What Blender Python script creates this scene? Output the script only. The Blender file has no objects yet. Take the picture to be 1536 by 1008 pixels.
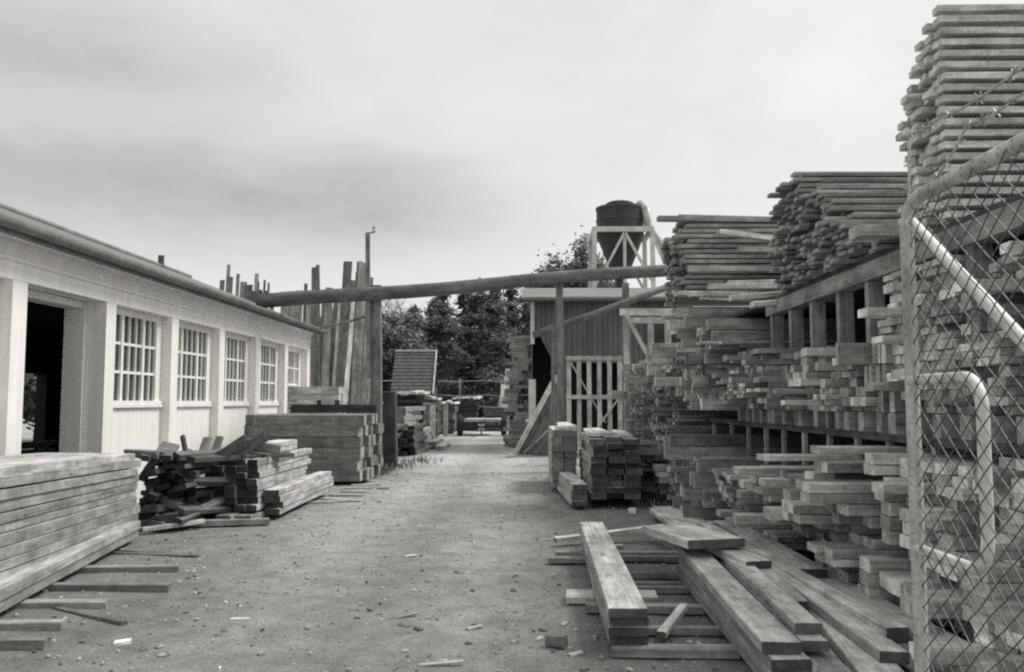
import bpy, bmesh, math, random
from mathutils import Vector, Matrix, noise
from mathutils.bvhtree import BVHTree
R = random.Random(11)
S = bpy.context.scene
C = S.collection
PI = math.pi
rad = math.radians

# ------------------------------------------------------------------ materials
def new_mat(name):
    m = bpy.data.materials.new(name); m.use_nodes = True
    nt = m.node_tree; nt.nodes.clear()
    out = nt.nodes.new('ShaderNodeOutputMaterial')
    b = nt.nodes.new('ShaderNodeBsdfPrincipled')
    nt.links.new(b.outputs[0], out.inputs[0])
    return m, nt, b, out
def N(nt, t, **k):
    n = nt.nodes.new(t)
    for a, v in k.items(): setattr(n, a, v)
    return n
def mth(nt, op, a, b=None, clamp=False):
    n = N(nt, 'ShaderNodeMath', operation=op, use_clamp=clamp)
    for i, v in enumerate((a, b)):
        if v is None: continue
        if isinstance(v, (int, float)): n.inputs[i].default_value = v
        else: nt.links.new(v, n.inputs[i])
    return n.outputs[0]
def mapr(nt, v, a, b, c, d):
    n = N(nt, 'ShaderNodeMapRange'); nt.links.new(v, n.inputs[0])
    for i, x in enumerate((a, b, c, d)): n.inputs[i+1].default_value = x
    return n.outputs[0]
def noi(nt, vec, scale, detail=4, rough=.55, dist=0):
    n = N(nt, 'ShaderNodeTexNoise')
    n.inputs['Scale'].default_value = scale; n.inputs['Detail'].default_value = detail
    n.inputs['Roughness'].default_value = rough; n.inputs['Distortion'].default_value = dist
    nt.links.new(vec, n.inputs['Vector']); return n.outputs['Fac']
def scalev(nt, vec, s):
    n = N(nt, 'ShaderNodeVectorMath', operation='MULTIPLY'); nt.links.new(vec, n.inputs[0]); n.inputs[1].default_value = s
    return n.outputs[0]
def tint(nt, val):
    n = N(nt, 'ShaderNodeCombineColor')
    for i, k in enumerate((1.0, .984, .955)): nt.links.new(mth(nt, 'MULTIPLY', val, k), n.inputs[i])
    return n.outputs[0]
def bump(nt, b, h, dist, strength=1):
    n = N(nt, 'ShaderNodeBump'); n.inputs['Distance'].default_value = dist; n.inputs['Strength'].default_value = strength
    nt.links.new(h, n.inputs['Height']); nt.links.new(n.outputs[0], b.inputs['Normal'])

def wood_mat():
    m, nt, b, o = new_mat('weathered_wood')
    at = N(nt, 'ShaderNodeAttribute', attribute_name='tone'); g = N(nt, 'ShaderNodeAttribute', attribute_name='gc')
    v = g.outputs['Vector']
    fine = noi(nt, scalev(nt, v, (1.6, 46, 46)), 1.0, 5, .6, .3)
    mid = noi(nt, scalev(nt, v, (.9, 9, 9)), 1.0, 4, .6)
    big = noi(nt, scalev(nt, v, (2.2, 4, 4)), 1.0, 3, .5)
    crack = noi(nt, scalev(nt, v, (.7, 70, 70)), 1.0, 3, .5, .4)
    f = mth(nt, 'MULTIPLY', mapr(nt, fine, .25, .75, .74, 1.22), mapr(nt, mid, .3, .7, .78, 1.18))
    f = mth(nt, 'MULTIPLY', f, mapr(nt, big, .3, .7, .66, 1.22))
    f = mth(nt, 'MULTIPLY', f, mapr(nt, crack, .62, .72, 1, .55))
    blot = noi(nt, scalev(nt, v, (5, 11, 11)), 1.0, 5, .7, .6); grit = noi(nt, scalev(nt, v, (55, 90, 90)), 1.0, 3, .7)
    f = mth(nt, 'MULTIPLY', f, mth(nt, 'MULTIPLY', mapr(nt, blot, .36, .62, .7, 1.12), mapr(nt, grit, .3, .7, .82, 1.16)))
    saw = noi(nt, scalev(nt, v, (38, 2.5, 2.5)), 1.0, 3, .6); hair = noi(nt, scalev(nt, v, (5, 150, 150)), 1.0, 3, .7)
    f = mth(nt, 'MULTIPLY', f, mth(nt, 'MULTIPLY', mapr(nt, saw, .35, .65, .9, 1.08), mapr(nt, hair, .3, .7, .86, 1.12)))
    # knots
    vo = N(nt, 'ShaderNodeTexVoronoi'); vo.inputs['Scale'].default_value = 1; nt.links.new(scalev(nt, v, (1.9, 7, 7)), vo.inputs['Vector'])
    f = mth(nt, 'MULTIPLY', f, mapr(nt, vo.outputs['Distance'], .06, .14, .55, 1))
    nt.links.new(tint(nt, mth(nt, 'MULTIPLY', at.outputs['Fac'], mth(nt, 'MULTIPLY', f, 1.42))), b.inputs['Base Color'])
    b.inputs['Roughness'].default_value = .82; b.inputs['Specular IOR Level'].default_value = .25
    bump(nt, b, mth(nt, 'ADD', fine, mth(nt, 'MULTIPLY', crack, .6)), .004, .7)
    return m
def plain_mat(name, val, rough=.8, var=.2, sc=3.0, metal=0, spec=.3, bmp=.003, stretch=(1, 1, 1), fine=40):
    m, nt, b, o = new_mat(name)
    tc = N(nt, 'ShaderNodeTexCoord').outputs['Object']
    v = scalev(nt, tc, stretch)
    a = noi(nt, v, sc, 5, .6); c = noi(nt, v, fine, 3, .6)
    f = mth(nt, 'MULTIPLY', mapr(nt, a, .3, .7, 1-var, 1+var*.7), mapr(nt, c, .3, .7, 1-var*.5, 1+var*.4))
    nt.links.new(tint(nt, mth(nt, 'MULTIPLY', f, val)), b.inputs['Base Color'])
    b.inputs['Roughness'].default_value = rough; b.inputs['Metallic'].default_value = metal; b.inputs['Specular IOR Level'].default_value = spec
    if bmp: bump(nt, b, c, bmp, .6)
    return m
def paint_mat():
    m, nt, b, o = new_mat('white_paint')
    tc = N(nt, 'ShaderNodeTexCoord').outputs['Object']
    a = noi(nt, tc, .9, 5, .6); streak = noi(nt, scalev(nt, tc, (6, 6, .5)), 1.5, 5, .65)
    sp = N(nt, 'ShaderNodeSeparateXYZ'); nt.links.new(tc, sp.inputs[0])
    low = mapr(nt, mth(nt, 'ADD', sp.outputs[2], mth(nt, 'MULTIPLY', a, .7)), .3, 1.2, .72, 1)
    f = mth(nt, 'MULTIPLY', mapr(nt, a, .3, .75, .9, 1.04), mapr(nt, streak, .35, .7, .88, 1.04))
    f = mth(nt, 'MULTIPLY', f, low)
    nt.links.new(tint(nt, mth(nt, 'MULTIPLY', f, .9)), b.inputs['Base Color'])
    b.inputs['Roughness'].default_value = .6
    bump(nt, b, streak, .003, .4)
    return m
def ground_mat():
    m, nt, b, o = new_mat('packed_dirt_gravel')
    tc = N(nt, 'ShaderNodeTexCoord').outputs['Object']
    big = noi(nt, scalev(nt, tc, (1, .5, 1)), .45, 5, .6); mid = noi(nt, tc, 3.2, 6, .7, .4); fine = noi(nt, tc, 42, 5, .75); grit = noi(nt, tc, 120, 3, .7)
    sp = N(nt, 'ShaderNodeSeparateXYZ'); nt.links.new(tc, sp.inputs[0])
    # wheel tracks: two worn lighter strips along the yard
    def strip(x0, w):
        d = mth(nt, 'ABSOLUTE', mth(nt, 'SUBTRACT', mth(nt, 'ADD', sp.outputs[0], mth(nt, 'MULTIPLY', big, .8)), x0+.4))
        return mapr(nt, d, 0, w, 1, 0)
    tr = mth(nt, 'MAXIMUM', strip(-2.0, 1.0), strip(-.45, .9))
    f = mth(nt, 'MULTIPLY', mapr(nt, big, .3, .7, .8, 1.15), mapr(nt, mid, .3, .7, .68, 1.22))
    f = mth(nt, 'MULTIPLY', f, mapr(nt, fine, .32, .68, .74, 1.22))
    f = mth(nt, 'MULTIPLY', f, mapr(nt, grit, .3, .7, .75, 1.25))
    f = mth(nt, 'MULTIPLY', f, mth(nt, 'ADD', 1, mth(nt, 'MULTIPLY', tr, .42)))
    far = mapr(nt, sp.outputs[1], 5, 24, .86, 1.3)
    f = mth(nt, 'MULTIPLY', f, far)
    nt.links.new(tint(nt, mth(nt, 'MULTIPLY', f, .315)), b.inputs['Base Color'])
    b.inputs['Roughness'].default_value = .95; b.inputs['Specular IOR Level'].default_value = .15
    h = mth(nt, 'ADD', mth(nt, 'MULTIPLY', mid, 1.2), mth(nt, 'ADD', fine, mth(nt, 'MULTIPLY', grit, .4)))
    bump(nt, b, h, .03, .9)
    return m
def glass_mat():
    m, nt, b, o = new_mat('window_glass')
    nt.nodes.remove(b)
    tr = N(nt, 'ShaderNodeBsdfTransparent'); tr.inputs[0].default_value = (.62, .62, .61, 1)
    gl = N(nt, 'ShaderNodeBsdfGlossy'); gl.inputs['Roughness'].default_value = .06; gl.inputs[0].default_value = (.8, .8, .79, 1)
    tc = N(nt, 'ShaderNodeTexCoord').outputs['Object']
    df = N(nt, 'ShaderNodeBsdfDiffuse'); df.inputs[0].default_value = (.3, .295, .285, 1)
    fr = N(nt, 'ShaderNodeFresnel'); fr.inputs[0].default_value = 1.5
    mx = N(nt, 'ShaderNodeMixShader'); nt.links.new(mth(nt, 'ADD', fr.outputs[0], .05), mx.inputs[0]); nt.links.new(tr.outputs[0], mx.inputs[1]); nt.links.new(gl.outputs[0], mx.inputs[2])
    m2 = N(nt, 'ShaderNodeMixShader'); nt.links.new(mapr(nt, noi(nt, tc, 1.3, 4), .35, .7, .06, .24), m2.inputs[0]); nt.links.new(mx.outputs[0], m2.inputs[1]); nt.links.new(df.outputs[0], m2.inputs[2])
    nt.links.new(m2.outputs[0], o.inputs[0])
    return m
def leaf_mat():
    m, nt, b, o = new_mat('dark_foliage')
    at = N(nt, 'ShaderNodeAttribute', attribute_name='tone')
    nt.links.new(tint(nt, at.outputs['Fac']), b.inputs['Base Color']); b.inputs['Roughness'].default_value = .8
    b.inputs['Specular IOR Level'].default_value = .1
    return m
def corr_mat(name, val, axis, freq, rough=.6, rust=.3):
    m, nt, b, o = new_mat(name)
    tc = N(nt, 'ShaderNodeTexCoord').outputs['Object']
    a = noi(nt, scalev(nt, tc, (3, 3, .6)), 1.2, 5, .65)
    sp = N(nt, 'ShaderNodeSeparateXYZ'); nt.links.new(tc, sp.inputs[0])
    w = mth(nt, 'SINE', mth(nt, 'MULTIPLY', sp.outputs[axis], freq))
    f = mth(nt, 'MULTIPLY', mapr(nt, a, .3, .7, 1-rust, 1+rust*.7), mapr(nt, w, -1, 1, .75, 1.1))
    nt.links.new(tint(nt, mth(nt, 'MULTIPLY', f, val)), b.inputs['Base Color'])
    b.inputs['Roughness'].default_value = rough
    bump(nt, b, w, .03, .7)
    return m

WOOD = wood_mat(); PAINT = paint_mat(); GROUND = ground_mat(); GLASS = glass_mat(); LEAF = leaf_mat()
DARKWOOD = plain_mat('dark_timber', .07, .85, .4, 2.5)
BARK = plain_mat('bark', .06, .9, .4, 4)
GALV = plain_mat('galvanised_tube', .48, .55, .45, 5, .2, .5, .0008, fine=60)
GALV2 = plain_mat('bright_galvanised_tube', .75, .5, .25, 6, .1, .5, .0008, fine=60)
WIRE = plain_mat('dark_wire', .14, .6, .3, 10, .3)
INNER = plain_mat('dark_interior', .022, .95, .3, 1.5)  # near-black, puts the interior shade into the colour
ROOF = corr_mat('roof_sheet', .17, 1, 2*PI/.9, .7, .3)
GUTTER = plain_mat('gutter_grey', .2, .6, .35, 2.5)
SHEDWALL = corr_mat('shed_cladding', .12, 0, 2*PI/.16, .7, .35)
SHEDROOF = plain_mat('shed_roof_sheet', .2, .7, .25, 1.5)
SHINGLE = plain_mat('old_shingle', .13, .9, .5, 5, fine=16, bmp=.02, stretch=(1, 1, 2))
TANK = plain_mat('tank_steel', .05, .55, .3, 2.2)
WHITE = plain_mat('white_timber_paint', .6, .7, .25, 3)
SHEET = plain_mat('pale_cover_sheet', .6, .7, .2, 2)
RUBBER = plain_mat('rubber', .03, .9, .2, 5)
STEEL = plain_mat('rusty_steel', .09, .7, .4, 6)
PLAIN_FLOOR = plain_mat('worn_floor', .06, .9, .4, 2)

# ------------------------------------------------------------------ mesh helpers
def tag(o, label=None, cat=None, group=None, kind=None):
    if label and not 4 <= len(label.split()) <= 16: print('LABELLEN', len(label.split()), label)
    if label: o['label'] = label
    if cat: o['category'] = cat
    if group: o['group'] = group
    if kind: o['kind'] = kind
    return o
def empty(name, loc, label, cat, group=None):
    o = bpy.data.objects.new(name, None); C.objects.link(o); o.location = loc; o.empty_display_size = .1
    return tag(o, label, cat, group)
class MB:
    def __init__(s): s.v = []; s.f = []; s.tone = []; s.gc = []
    def poly(s, vs, faces, tone=.25, gc=None):
        b = len(s.v); s.v += [Vector(v) for v in vs]
        s.gc += [Vector(g) for g in (gc or vs)]
        for f in faces: s.f.append([b+i for i in f]); s.tone.append(tone)
    def box(s, x0, x1, y0, y1, z0, z1, tone=.25, M=None):
        vs = [Vector(p) for p in ((x0,y0,z0),(x1,y0,z0),(x1,y1,z0),(x0,y1,z0),(x0,y0,z1),(x1,y0,z1),(x1,y1,z1),(x0,y1,z1))]
        # grain coordinate: longest side along x
        d = [x1-x0, y1-y0, z1-z0]; k = d.index(max(d)); off = Vector((R.uniform(0, 50), R.uniform(0, 50), R.uniform(0, 50)))
        gc = [Vector((p[k], p[(k+1) % 3], p[(k+2) % 3]))+off for p in vs]
        if M: vs = [M @ p for p in vs]
        s.poly(vs, [(0,3,2,1),(4,5,6,7),(0,1,5,4),(1,2,6,5),(2,3,7,6),(3,0,4,7)], tone, gc)
    def bar(s, a, b, w, h, tone=.25, up=(0, 0, 1)):
        a = Vector(a); b = Vector(b); d = b-a; L = d.length; x = d.normalized(); upv = Vector(up)
        if abs(x.dot(upv)) > .95: upv = Vector((0, 1, 0))
        y = upv.cross(x).normalized(); z = x.cross(y)
        M = Matrix((( x.x, y.x, z.x, a.x), (x.y, y.y, z.y, a.y), (x.z, y.z, z.z, a.z), (0, 0, 0, 1)))
        s.box(0, L, -w/2, w/2, -h/2, h/2, tone, M)
    def tube(s, pts, r, n=8, tone=.25, cap=True, r2=None):
        pts = [Vector(p) for p in pts]; rings = []; L = 0
        t0 = (pts[1]-pts[0]).normalized()
        u = t0.orthogonal().normalized()
        for i, p in enumerate(pts):
            t = (pts[min(i+1, len(pts)-1)]-pts[max(i-1, 0)]).normalized()
            u = (u-t*u.dot(t)).normalized(); w = t.cross(u)
            rr = r if r2 is None else r+(r2-r)*i/(len(pts)-1)
            rings.append([p+(u*math.cos(2*PI*k/n)+w*math.sin(2*PI*k/n))*rr for k in range(n)])
        vs = [v for ring in rings for v in ring]
        fs = [(i*n+k, i*n+(k+1) % n, (i+1)*n+(k+1) % n, (i+1)*n+k) for i in range(len(pts)-1) for k in range(n)]
        if cap: fs += [tuple(range(n))[::-1], tuple((len(pts)-1)*n+k for k in range(n))]
        gc = []; Lc = 0; o_ = R.uniform(0, 40)
        for i in range(len(pts)):
            if i: Lc += (pts[i]-pts[i-1]).length
            gc += [Vector((Lc+o_, r*math.cos(2*PI*k/n)+o_, r*math.sin(2*PI*k/n))) for k in range(n)]
        s.poly(vs, fs, tone, gc)
    def lathe(s, prof, n=24, c=(0, 0, 0), tone=.25):
        c = Vector(c); vs = []; fs = []
        for r, z in prof:
            for k in range(n): vs.append(c+Vector((r*math.cos(2*PI*k/n), r*math.sin(2*PI*k/n), z)))
        for i in range(len(prof)-1):
            for k in range(n): fs.append((i*n+k, i*n+(k+1) % n, (i+1)*n+(k+1) % n, (i+1)*n+k))
        s.poly(vs, fs, tone)
    def build(s, name, mat, parent=None, loc=None, smooth=False):
        """one mesh object; its origin at LOC (world) when given, else at the parent's origin"""
        me = bpy.data.meshes.new(name)
        o0 = Vector(loc) if loc is not None else (Vector(parent.matrix_world.translation) if parent else Vector((0, 0, 0)))
        org = WORLD.get(parent.name, Vector((0, 0, 0))) if parent else Vector((0, 0, 0))
        if loc is None and parent: o0 = org
        me.from_pydata([v-o0 for v in s.v], [], s.f); me.update()
        me.attributes.new('tone', 'FLOAT', 'FACE').data.foreach_set('value', s.tone)
        me.attributes.new('gc', 'FLOAT_VECTOR', 'POINT').data.foreach_set('vector', [c for g in s.gc for c in g])
        if smooth:
            for p in me.polygons: p.use_smooth = True
        me.materials.append(mat)
        o = bpy.data.objects.new(name, me); C.objects.link(o)
        if parent: o.parent = parent
        o.location = o0-org; WORLD[o.name] = o0
        return o
WORLD = {}
def thing(name, loc, label, cat, group=None):
    o = empty(name, loc, label, cat, group); WORLD[o.name] = Vector(loc); return o
def part(name, mat, parent, fn, smooth=False):
    m = MB(); fn(m); return m.build(name, mat, parent, smooth=smooth)

ORD = 'first second third fourth fifth sixth seventh eighth ninth tenth eleventh twelfth thirteenth fourteenth fifteenth sixteenth seventeenth eighteenth nineteenth twentieth'.split()
def od(n):
    if n < 20: return ORD[n]
    t = (n+1)//10; u = (n+1) % 10
    tens = {2: 'twenty', 3: 'thirty', 4: 'forty', 5: 'fifty', 6: 'sixty', 7: 'seventy'}.get(t, 'eighty')
    return tens+'-'+ORD[u-1] if u else {3: 'thirtieth', 4: 'fortieth', 5: 'fiftieth', 6: 'sixtieth', 7: 'seventieth'}.get(t, 'eightieth')
def tw(t): return 'dark' if t < .14 else 'grey' if t < .25 else 'light grey' if t < .36 else 'pale'

# ------------------------------------------------------------------ boards
BOARDS = []
def board(name, cat, label, group, p, d, L, W, T, tone=.22, endf=.8, up=(0, 0, 1), bow=0, keep=False, topf=1.0):
    """p = middle of the underside of the near end, d = direction of the length"""
    BOARDS.append(dict(name=name, cat=cat, label=label, group=group, p=Vector(p), d=Vector(d).normalized(), L=L, W=W, T=T, tone=tone, endf=endf, up=Vector(up), bow=bow, keep=keep, topf=topf))
def board_geo(b, hi, mb, world):
    x = b['d']; y = b['up'].cross(x).normalized(); z = x.cross(y); L, W, T = b['L'], b['W'], b['T']
    M = Matrix(((x.x, y.x, z.x), (x.y, y.y, z.y), (x.z, y.z, z.z)))
    rr = random.Random(int(abs(b['p'].x*7919+b['p'].y*104729+b['p'].z*1299709))+int(L*1000))
    off = Vector((rr.uniform(0, 90), rr.uniform(0, 90), rr.uniform(0, 90)))
    ns = max(1, min(6, int(L/.55))) if hi else 1
    c = .0025 if b['cat'] == 'strip' else min(.006, T*.11, W*.11)
    if hi: cs = [(-W/2+c, 0), (W/2-c, 0), (W/2, c), (W/2, T-c), (W/2-c, T), (-W/2+c, T), (-W/2, T-c), (-W/2, c)]
    else: cs = [(-W/2, 0), (W/2, 0), (W/2, T), (-W/2, T)]
    n = len(cs); vs = []
    ph = rr.uniform(0, 6); wob = .004 if hi else .0
    skew = rr.uniform(-.008, .008)
    for i in range(ns+1):
        u = i/ns; sag = b['bow']*4*u*(1-u); lat = wob*math.sin(ph+u*4)
        for (a, h) in cs:
            e = (rr.uniform(-.002, .002) if hi else 0)
            sx = skew*a/W*2 if i in (0, ns) else 0
            vs.append(Vector((u*L+sx, a+lat+e, h+sag+e)))
    fs = []; tn = []
    for i in range(ns):
        for k in range(n):
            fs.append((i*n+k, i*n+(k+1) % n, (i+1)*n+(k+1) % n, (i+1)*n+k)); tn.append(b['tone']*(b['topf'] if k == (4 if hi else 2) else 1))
    fs += [tuple(range(n))[::-1], tuple(ns*n+k for k in range(n))]; tn += [b['tone']*b['endf']]*2
    # end grain gets its own coordinates
    base = len(mb.v)
    mb.gc += [v+off for v in vs]
    mb.v += [(M @ v)+(b['p'] if world else Vector((0, 0, 0))) for v in vs]
    for f, t in zip(fs, tn): mb.f.append([base+i for i in f]); mb.tone.append(t)

def rack_stack(sec, cat, name, X, Y0, Y1, z0, z1, L, wr, tr, jit, tone, group, gap=.002, under=0, slope=0, sparse=.0, endf=1.0, stick=0, ztop=None, pal=.06, bn=(2, 5), topjag=.0, edge=0, rows_=(1, 4)):
    """boards lying across the yard (+X), their ends towards the road; filled bundle by bundle from the gate end"""
    y = Y0; col = 0
    while y < Y1-.04:
        nb = R.randint(*bn); tall = R.random() < .25
        w = R.uniform(*wr); on = R.random() < edge
        if on: w = R.uniform(.04, .075); nb = R.randint(3, 8)
        z = z0; row = 0; zt = (ztop(y) if ztop else z1)+R.uniform(-1, .6)*topjag
        done = 0
        while z < zt-.02:
            t = R.uniform(.1, .19) if on else R.uniform(*tr); rows = R.randint(1, 3) if on else R.randint(*rows_); off = R.uniform(-1, 1)*jit
            bt = tone*R.uniform(.8, 1.75)
            for r in range(rows):
                if z > zt-.02: break
                for i in range(nb):
                    yy = y+i*(w+.003)
                    if yy+w > Y1+.1: break
                    if R.random() < .05: continue
                    pr = R.random()
                    o = off+R.uniform(-.035, .035)+(-R.uniform(.1, .35) if pr < .06 else R.uniform(.05, .2) if pr < .16 else 0)
                    tn = bt*R.uniform(.75, 1.25)*(1.75 if R.random() < pal else 1)
                    xx = X+o*1.0+max(0, .5-z)*under+slope*(z-z0)
                    board(name, cat, f'{tw(tn)} board in {sec}, {od(row)} course up, {od(col+i)} from gate', group,
                          (xx, yy+w/2, z), (1, R.uniform(-.012, .012), R.uniform(-.006, .006)), L*R.uniform(.85, 1.1), w*R.uniform(.93, 1), t*.97, min(tn, .5), endf*R.uniform(1.0, 1.7))  # end faces toned lighter to make up for light missing on that side
                z += t+gap+stick; row += 1
        col += nb; y += nb*(w+.003)+R.uniform(0, .025)

# ------------------------------------------------------------------ ground
def axis(lo, hi, step, far):
    a = []; v = lo
    while v <= hi: a.append(v); v += step
    out = list(a); s = step; v = a[-1]
    while v < far: s *= 1.45; v += s; out.append(v)
    s = step; v = a[0]; pre = []
    while v > -far: s *= 1.45; v -= s; pre.append(v)
    return pre[::-1]+out
def gz(x, y):
    k = max(0, min(1, (60-y)/30))
    return k*(.018*noise.noise(Vector((x*.9, y*.5, 0)))+.010*noise.noise(Vector((x*3.2, y*3.2, 3))))-.012
def ground():
    xs = axis(-6.2, 4.2, .14, 900); ys = axis(1.5, 32, .14, 900)
    vs = [(x, y, gz(x, y) if -7 < x < 5 and 0 < y < 60 else -.012) for y in ys for x in xs]; nx = len(xs)
    fs = [(j*nx+i, j*nx+i+1, (j+1)*nx+i+1, (j+1)*nx+i) for j in range(len(ys)-1) for i in range(nx-1)]
    me = bpy.data.meshes.new('ground'); me.from_pydata(vs, [], fs)
    for p in me.polygons: p.use_smooth = True
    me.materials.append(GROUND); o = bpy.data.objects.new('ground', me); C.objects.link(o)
    tag(o, kind='structure')
ground()

# ------------------------------------------------------------------ white building on the left
def building():
    XF, XR, XB, YA, YE = -5.7, -5.85, -12.3, 5.6, 22.7
    pil = [(5.6, 5.9), (7.6, 7.9), (9.46, 9.72), (11.62, 11.9), (13.8, 14.08), (15.98, 16.26), (18.16, 18.44), (20.34, 20.62), (22.42, 22.7)]
    t = thing('workshop_building', (-9, 14, 0), 'long low white painted workshop with multi-pane windows and open dark doorway', 'building')
    ZS, ZH = 1.46, 2.86
    w = MB()
    # header band above all bays, and back, gable walls
    w.box(XF-.28, XF, YA, YE, ZH, 3.42)
    for i in range(len(pil)-1):
        y0, y1 = pil[i][1], pil[i+1][0]
        if i == 2: continue
        w.box(XR-.2, XR, y0, y1, -.05, ZS-.002)
    dy0, dy1 = 19.6, 22.0
    w.box(XB-.2, XB, YA, dy0, -.05, 3.42); w.box(XB-.2, XB, dy1, YE, -.05, 3.42); w.box(XB-.2, XB, dy0, dy1, 2.25, 3.42)
    for (ya, yb) in ((YA-.2, YA-.002), (YE-.18, YE-.004)):
        w.poly([(XB, ya, -.05), (XF-.3, ya, -.05), (XF-.3, ya, 3.4), (-9, ya, 4.72), (XB, ya, 3.4), (XB, yb, -.05), (XF-.3, yb, -.05), (XF-.3, yb, 3.4), (-9, yb, 4.72), (XB, yb, 3.4)],
               [(0, 1, 2, 3, 4), (9, 8, 7, 6, 5), (0, 5, 6, 1), (1, 6, 7, 2), (2, 7, 8, 3), (3, 8, 9, 4), (4, 9, 5, 0)])
    w.build('wall', PAINT, t)
    for (a, b) in pil: part('pilaster', PAINT, t, lambda m: m.box(XF-.27, XF-.004, a, b, -.05, ZH-.001))
    part('cornice', PAINT, t, lambda m: [m.box(XF-.001, XF+.03, YA, YE, 3.06, 3.1), m.box(XF-.001, XF+.06, YA, YE, 3.24, 3.29), m.box(XF-.001, XF+.13, YA, YE, 3.29, 3.37)])
    # near-black lining, added so its colour keeps the inside dark
    part('shade_lining', INNER, t, lambda m: [m.box(XF-.42, XF-.36, YA, 9.72, -.05, 3.4), m.box(XB+.01, XB+.05, YA, 19.6, 0, 3.4), m.box(XB+.06, XF-.45, YA+.01, YA+.06, 0, 3.4),
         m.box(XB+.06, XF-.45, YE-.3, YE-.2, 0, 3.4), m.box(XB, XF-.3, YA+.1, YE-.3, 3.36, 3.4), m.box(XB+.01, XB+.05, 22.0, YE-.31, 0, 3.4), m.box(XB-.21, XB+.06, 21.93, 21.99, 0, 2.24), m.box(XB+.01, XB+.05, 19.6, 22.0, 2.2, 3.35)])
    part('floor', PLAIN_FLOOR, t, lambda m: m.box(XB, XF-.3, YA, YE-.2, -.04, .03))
    # doorway with deep jambs and a slid-back door leaf
    d = MB(); d.box(XF-.55, XF-.275, 11.56, 11.66, 0, ZH-.004); d.box(XF-.55, XF-.01, 9.7, 9.76, 0, ZH-.004); d.box(XF-.55, XF-.29, 9.77, 11.55, ZH-.1, ZH-.006)
    d.build('door_frame', PAINT, t)
    part('door_leaf', WHITE, t, lambda m: [m.box(XF-.72, XF-.64, 12.0, 13.6, .04, ZH-.12), m.box(XF-.635, XF-.615, 12.0, 12.14, .05, ZH-.14), m.box(XF-.635, XF-.615, 12.2, 13.6, 1.2, 1.4)])
    # windows
    for i in range(len(pil)-1):
        if i == 2: continue
        y0, y1 = pil[i][1]+.003, pil[i+1][0]-.003
        fr = MB()
        fr.box(XR-.1, XR+.03, y0-.0, y1, ZS, ZS+.06); fr.box(XR-.1, XR-.01, y0, y1, ZH-.1, ZH-.003)
        fr.box(XR-.1, XR-.012, y0, y0+.09, ZS+.06, ZH-.1); fr.box(XR-.1, XR-.012, y1-.2, y1, ZS+.06, ZH-.1)
        W = fr.build('window', PAINT, t)
        part('sill', PAINT, W, lambda m: m.box(XR-.001, XR+.045, y0+.002, y1-.002, ZS-.04, ZS-.003))
        ya, yb, za, zb = y0+.09, y1-.2, ZS+.06, ZH-.1
        cols = [2, 3, 2]; span = yb-ya; k = span/7.5; y = ya; mu = MB()
        for ci, cn in enumerate(cols):
            if ci: mu.box(XR-.085, XR-.02, y-.035, y+.035, za, zb)
            for c_ in range(1, cn): mu.box(XR-.08, XR-.03, y+.03+c_*(k*1.02)-.011, y+.03+c_*(k*1.02)+.011, za, zb)
            y += cn*k+.5*k*.5
        for q in (1, 2):
            zz = za+(zb-za)*q/3; mu.box(XR-.078, XR-.032, ya, yb, zz-.02, zz+.02)
        mu.build('glazing_bar', PAINT, W)
        part('pane', GLASS, W, lambda m: m.poly([(XR-.06, ya, za), (XR-.06, yb, za), (XR-.06, yb, zb), (XR-.06, ya, zb)], [(0, 1, 2, 3)]))
    # half-drawn pale blinds seen behind the glass
    for i in range(3, len(pil)-1):
        y0, y1 = pil[i][1], pil[i+1][0]
        part('blind', WHITE, t, lambda m: [m.box(XR-.35, XR-.34, y0+.1+q*.42+R.uniform(0, .1), y0+.25+q*.42+R.uniform(0, .14), ZS+.1, ZH-.05) for q in ((1, 3) if i < 5 else range(5))])
    # roof
    rf = MB(); EV = -5.44
    for (xe, sg) in ((EV, 1), (-12.66, -1)):
        z0 = 3.42; ns = 2
        rf.poly([(xe, YA-.4, z0), (xe, YE+.12, z0), (-9, YE+.12, 4.82), (-9, YA-.4, 4.82), (xe, YA-.4, z0-.07), (xe, YE+.12, z0-.07), (-9, YE+.12, 4.74), (-9, YA-.4, 4.74)],
                [(0, 1, 2, 3), (7, 6, 5, 4), (0, 4, 5, 1), (1, 5, 6, 2), (3, 7, 4, 0)])
    r = rf.build('roof', ROOF, t)
    part('ridge_cap', GUTTER, r, lambda m: m.tube([(-9, YA-.4, 4.83), (-9, YE+.12, 4.83)], .07, 8))
    part('vent_pipe', STEEL, r, lambda m: m.tube([(-9, 21.0, 4.8), (-9, 21.0, 5.1)], .075, 10))
    part('fascia', GUTTER, t, lambda m: m.box(EV-.05, EV+.012, YA-.38, YE+.1, 3.27, 3.36))
    def gut(m):
        pts = []
        for k in range(13):
            a = PI*1.15*k/12-PI*.075; pts.append((EV+.085-.072*math.cos(a), 3.375-.075*math.sin(a)))
        ya, yb = YA-.4, YE+.14; n = len(pts); prev = [(x, ya, z) for x, z in pts]+[(x, yb, z) for x, z in pts]
        m.poly(prev, [(i, i+1, n+i+1, n+i) for i in range(n-1)])
        m.poly([prev[i] for i in range(n, 2*n)], [tuple(range(n))])
    part('gutter', GUTTER, t, gut, True)
    part('soffit', WHITE, t, lambda m: m.box(EV-.36, EV-.06, YA-.1, YE, 3.372, 3.39))
building()
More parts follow.
